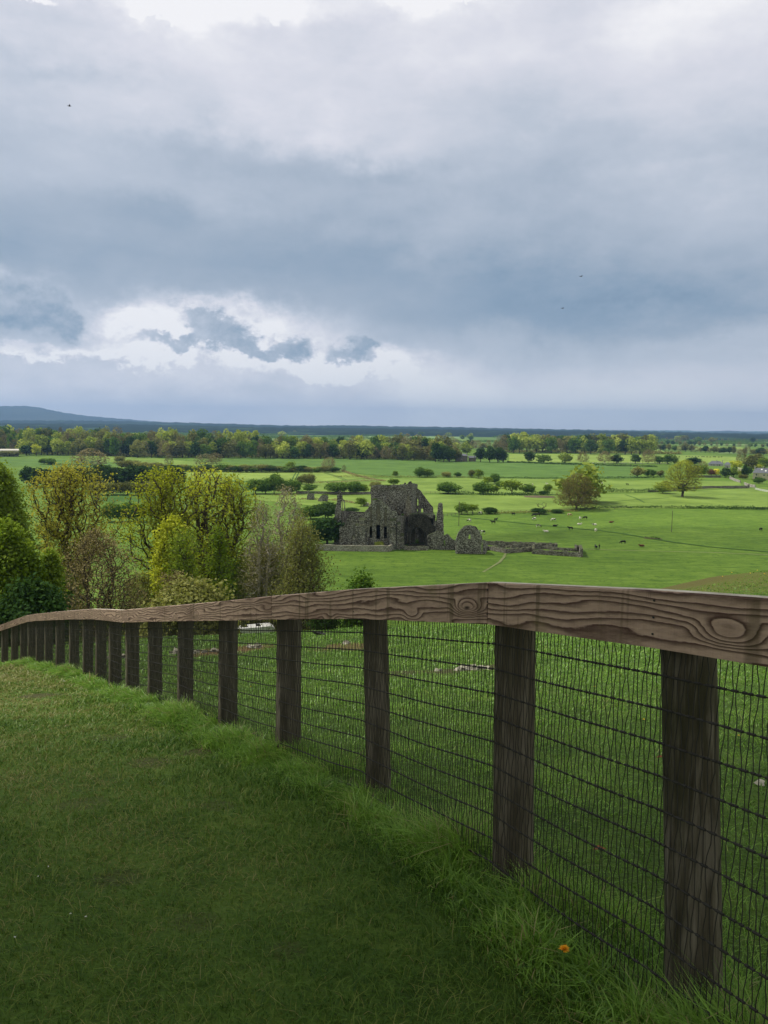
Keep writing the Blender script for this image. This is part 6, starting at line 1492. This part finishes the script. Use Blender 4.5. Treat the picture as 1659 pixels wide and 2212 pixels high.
cl = pnoise(Xg, Yg, 5.5, 6); H = (.095 + .12*np.clip(cl+.25, 0, 1.2) + .05*pnoise(Xg, Yg, 1.6, 2))*np.exp(-((off-.04)/.34)**4)*rng.uniform(.55, 1.4, len(Xg)); m = (H > .02); Xg, Yg, rg, H, cl = Xg[m], Yg[m], rg[m], H[m], cl[m]
tint = np.clip(.52 + .28*cl + .2*rng.normal(size=len(H)), 0, 1)*(rng.random(len(H)) < .985) ; tint = np.where(rng.random(len(H)) < .02, 1.0, tint)
V2 = blades(Xg, Yg, terr_np(Xg, Yg)-.005, H, np.maximum(.0052, rg/759*.8), .33, rng, .8, tint); grass_obj('long_grass', *V2, 'grass_long', 'long tufted grass growing along the foot of the fence')
# 3 field grass behind the fence
Xg, Yg, rg = sample(300000, 1.8, 60, .6, 36); sd = fsd(Xg, Yg); m = sd > .02; Xg, Yg, rg = Xg[m], Yg[m], rg[m]
cl = pnoise(Xg, Yg, 2.9, 1); H = (.022 + .032*np.clip(cl, 0, 1) + .0012*np.minimum(rg, 20))*rng.uniform(.5, 1.5, len(Xg))
bare = np.zeros(len(Xg))
for (px_, py_, dd, rad, col, k) in SPOTS:
    p = at_d(px_, py_, dd); bare += k*np.exp(-((Xg-p.x)**2+(Yg-p.y)**2)/(rad*.9)**2)
m = rng.random(len(Xg)) > bare*1.0; Xg, Yg, rg, H, cl = Xg[m], Yg[m], rg[m], H[m], cl[m]
tint = np.clip(.44 + .24*cl + .2*rng.normal(size=len(H)) + .12*pnoise(Xg, Yg, .6, 3), 0, .96)
V3 = blades(Xg, Yg, terr_np(Xg, Yg)-.004, H, px_w(rg, .8), .7, rng, .5, tint); grass_obj('field_grass', *V3, 'grass_long', 'tussocky pasture grass on the slope behind the fence')

# stones, flowers
RS_ = random.Random(31)
def stone(x, y, d, s, label, mat='stone_light', grp='pale stones in the bare earth behind the fence'):
    p = at_d(x, y, d); z = terr(p.x, p.y); mb = MB(); mb.blob((0, 0, s*.2), (s, s*.8, s*.55), RS_.random()*9, 8, .45); o = mb.build('stone', M[mat]); o.location = (p.x, p.y, z); o.rotation_euler.z = RS_.random()*6; tag(o, label, 'stone', grp)
for i, (x, y, s) in enumerate([(988, 1472, .05), (1000, 1478, .07), (1006, 1466, .05), (1018, 1474, .08), (1022, 1462, .05), (1036, 1470, .06), (994, 1486, .04), (1012, 1488, .05), (1050, 1458, .05), (946, 1462, .05)]):
    stone(x, y, 11.6, s*1.3, 'pale jagged stone poking from the bare earth ridge left of the second nearest post')
for i, (x, y, s) in enumerate([(376, 1409, .14), (388, 1402, .2), (418, 1405, .14), (426, 1412, .1), (462, 1398, .12), (442, 1416, .1), (545, 1385, .12), (556, 1380, .14), (240, 1428, .14), (232, 1408, .12), (268, 1404, .15)]):
    stone(x, y, 20, s, 'pale rock scattered on the brow seen through the wire at the left', grp='pale rocks on the brow at the left')
stone(1642, 1684, 5.3, .035, 'small pale stone in the field at the right edge', grp='lone pale stones'); stone(748, 1401, 18.5, .10, 'small white stone in a rusty patch behind the fence', grp='lone pale stones')
M['petal'] = flatmat('dandelion_petals', (.85,.42,.02), .6, .15, 40); M['petal_y'] = flatmat('buttercup_petals', (.85,.6,.03), .6, .1, 30); M['petal_w'] = flatmat('daisy_petals', (.8,.8,.78), .6, .05, 30); M['stem'] = flatmat('flower_stem', (.08,.14,.03), .7, .1, 20)
def flower(name, x, y, d, s, h, mat, label, n=60, cat='flower', grp=None):
    p = at_d(x, y, d); z = terr(p.x, p.y); hz = h if h else max(.03, p.z - z)
    e = empty(name, (p.x, p.y, z)); tag(e, label, cat, grp)
    mb = MB(); mb.tube((0, 0, -.01), (0, 0, hz), .0016, .0014, 5); mb.build('stem', M['stem'], e)
    mb = MB(); R_ = random.Random(int(x*y))
    for i in range(n):
        a = R_.uniform(0, 6.28); el_ = R_.uniform(.05, 1.35); l = s*R_.uniform(.7, 1.1)*(1-.25*(el_/1.35)); dd = Vector((math.cos(a)*math.cos(el_), math.sin(a)*math.cos(el_), math.sin(el_))); sd_ = Vector((-math.sin(a), math.cos(a), 0))*s*.11
        c = Vector((0, 0, hz)); m_ = c + dd*l*.6; tp = c + dd*l; mb.add([c-sd_*.5, c+sd_*.5, m_+sd_, m_-sd_, tp], [(0,1,2,3), (3,2,4)])
    mb.build('flower_head', M[mat], e); return e
pd = at_d(1219, 2055, 2.33)
flower('dandelion', 1219, 2052, 2.32, .020, None, 'petal', 'single orange dandelion in the long grass at the lower right', 110)
for i, (x, y, dd) in enumerate([(1285, 1480, 9.0), (1510, 1430, 9.5), (1522, 1432, 9.4), (1595, 1600, 6.5), (1462, 1505, 8), (1450, 1640, 6), (1390, 1560, 7), (1512, 1470, 8.8), (542, 1500, 10.5), (1620, 1255, 44), (1650, 1262, 43), (1560, 1262, 44), (1580, 1250, 46), (1635, 1240, 47)]):
    s = .014 if dd < 20 else .06
    flower('buttercup', x, y, dd, s*1.15, .05 if dd < 20 else .12, 'petal_y', 'tiny yellow flower in the pasture ' + ('on the grassy mound' if dd > 20 else 'behind the fence'), 16, 'flower', 'yellow flowers in the pasture')
for i, (x, y, dd) in enumerate([(152, 1955, 2.9), (185, 1972, 2.85), (30, 1990, 2.8), (82, 1880, 3.3), (105, 1868, 3.4), (137, 1415, 14)]):
    flower('daisy', x, y, dd, .006 if dd < 10 else .03, .03, 'petal_w', 'small white daisy in the path turf', 18, 'flower', 'daisies in the path turf')
# fallen leaves
mb = MB()
for (x, y, dd) in [(1422, 1722, 5.6), (1290, 1930, 3.6)]:
    p = at_d(x, y, dd); z = terr(p.x, p.y)+.03; o = MB(); o.add([(-.03, 0, 0), (0, -.015, .01), (.035, 0, .004), (0, .018, .012), (-.03, 0, .002), (0, -.015, .012), (.035, 0, .006), (0, .018, .014)], [(3,2,1,0), (4,5,6,7), (0,1,5,4), (1,2,6,5), (2,3,7,6), (3,0,4,7)])
    ob = o.build('fallen_leaf', M['leaf_redbrown']); ob.location = (p.x, p.y, z); tag(ob, 'dry red-brown leaf lying in the pasture behind the fence', 'leaf', 'dry leaves behind the fence')
# dark bramble hanging over the brow, under the rail between two posts
p = at_d(698, 1368, 27); gz = terr(p.x, p.y)
V, F = blob_crown(91, rx=.5, z0=0, z1=1, nc=40, per=110, ls=.045); V = V*np.array([1.5, 1.2, 1.0]); o = link('bramble_bush', mk_np('bramble_bush', V, [F]), None, M['leaf_dark']); o.location = (p.x, p.y, gz-.15); tag(o, 'almost black low bush on the brow just under the rail', 'bush')

# ------------------------------------------------------------------ unseen cloud added to shade the hilltop
CH = 640.0
def cloud(gx, gy, R, n, br, bz, mat, seed, CH):
    cxy = Vector((gx, gy, 0)) + Vector((SUND.x, SUND.y, 0))/SUND.z*(CH-35); mb = MB(); RC = random.Random(seed)
    for i in range(n):
        a = RC.uniform(0, 6.28); q = RC.random()**.5 if n > 1 else 0
        mb.blob((math.cos(a)*q*R, math.sin(a)*q*R, RC.uniform(-6, 18) if n > 1 else 0), (RC.uniform(*br), RC.uniform(*br), RC.uniform(*bz)), seed+i, 14 if n > 1 else 40, .3)
    cl = mb.build('added_unseen_cloud', mat, None, True); cl.location = (cxy.x, cxy.y, CH); tag(cl, kind='structure')
cloud(1, -17, 15, 20, (9, 15), (6, 10), flatmat('added_shade_cloud', (.85,.86,.88), 1, .02, .02), 3, 640)
# unseen thin veil added farther out to dim the sun over the abbey meadow
vm = bpy.data.materials.new('added_shade_veil'); vm.use_nodes = True; nt = vm.node_tree; nt.nodes.clear()
tr = nt.nodes.new('ShaderNodeBsdfTransparent'); df = nt.nodes.new('ShaderNodeBsdfDiffuse'); df.inputs[0].default_value = (.85, .86, .88, 1)
mx = nt.nodes.new('ShaderNodeMixShader'); mx.inputs[0].default_value = .17; nt.links.new(tr.outputs[0], mx.inputs[1]); nt.links.new(df.outputs[0], mx.inputs[2])
om = nt.nodes.new('ShaderNodeOutputMaterial'); nt.links.new(mx.outputs[0], om.inputs[0])
cloud(125, 195, 0, 1, (150, 151), (14, 15), vm, 5, 700)

# ------------------------------------------------------------------ haze
HZ = MB(); HZ.box(-15000, 15000, -600, 18200, -5, 500)
hm = bpy.data.materials.new('haze'); hm.use_nodes = True; nt = hm.node_tree; nt.nodes.clear()
pv = nt.nodes.new('ShaderNodeVolumePrincipled'); pv.inputs['Color'].default_value = (.29, .50, .86, 1); pv.inputs['Density'].default_value = 6.5e-5; pv.inputs['Anisotropy'].default_value = .2
om = nt.nodes.new('ShaderNodeOutputMaterial'); nt.links.new(pv.outputs[0], om.inputs['Volume'])
hz = HZ.build('haze', hm); tag(hz, kind='stuff')
print('objects', len(bpy.data.objects))
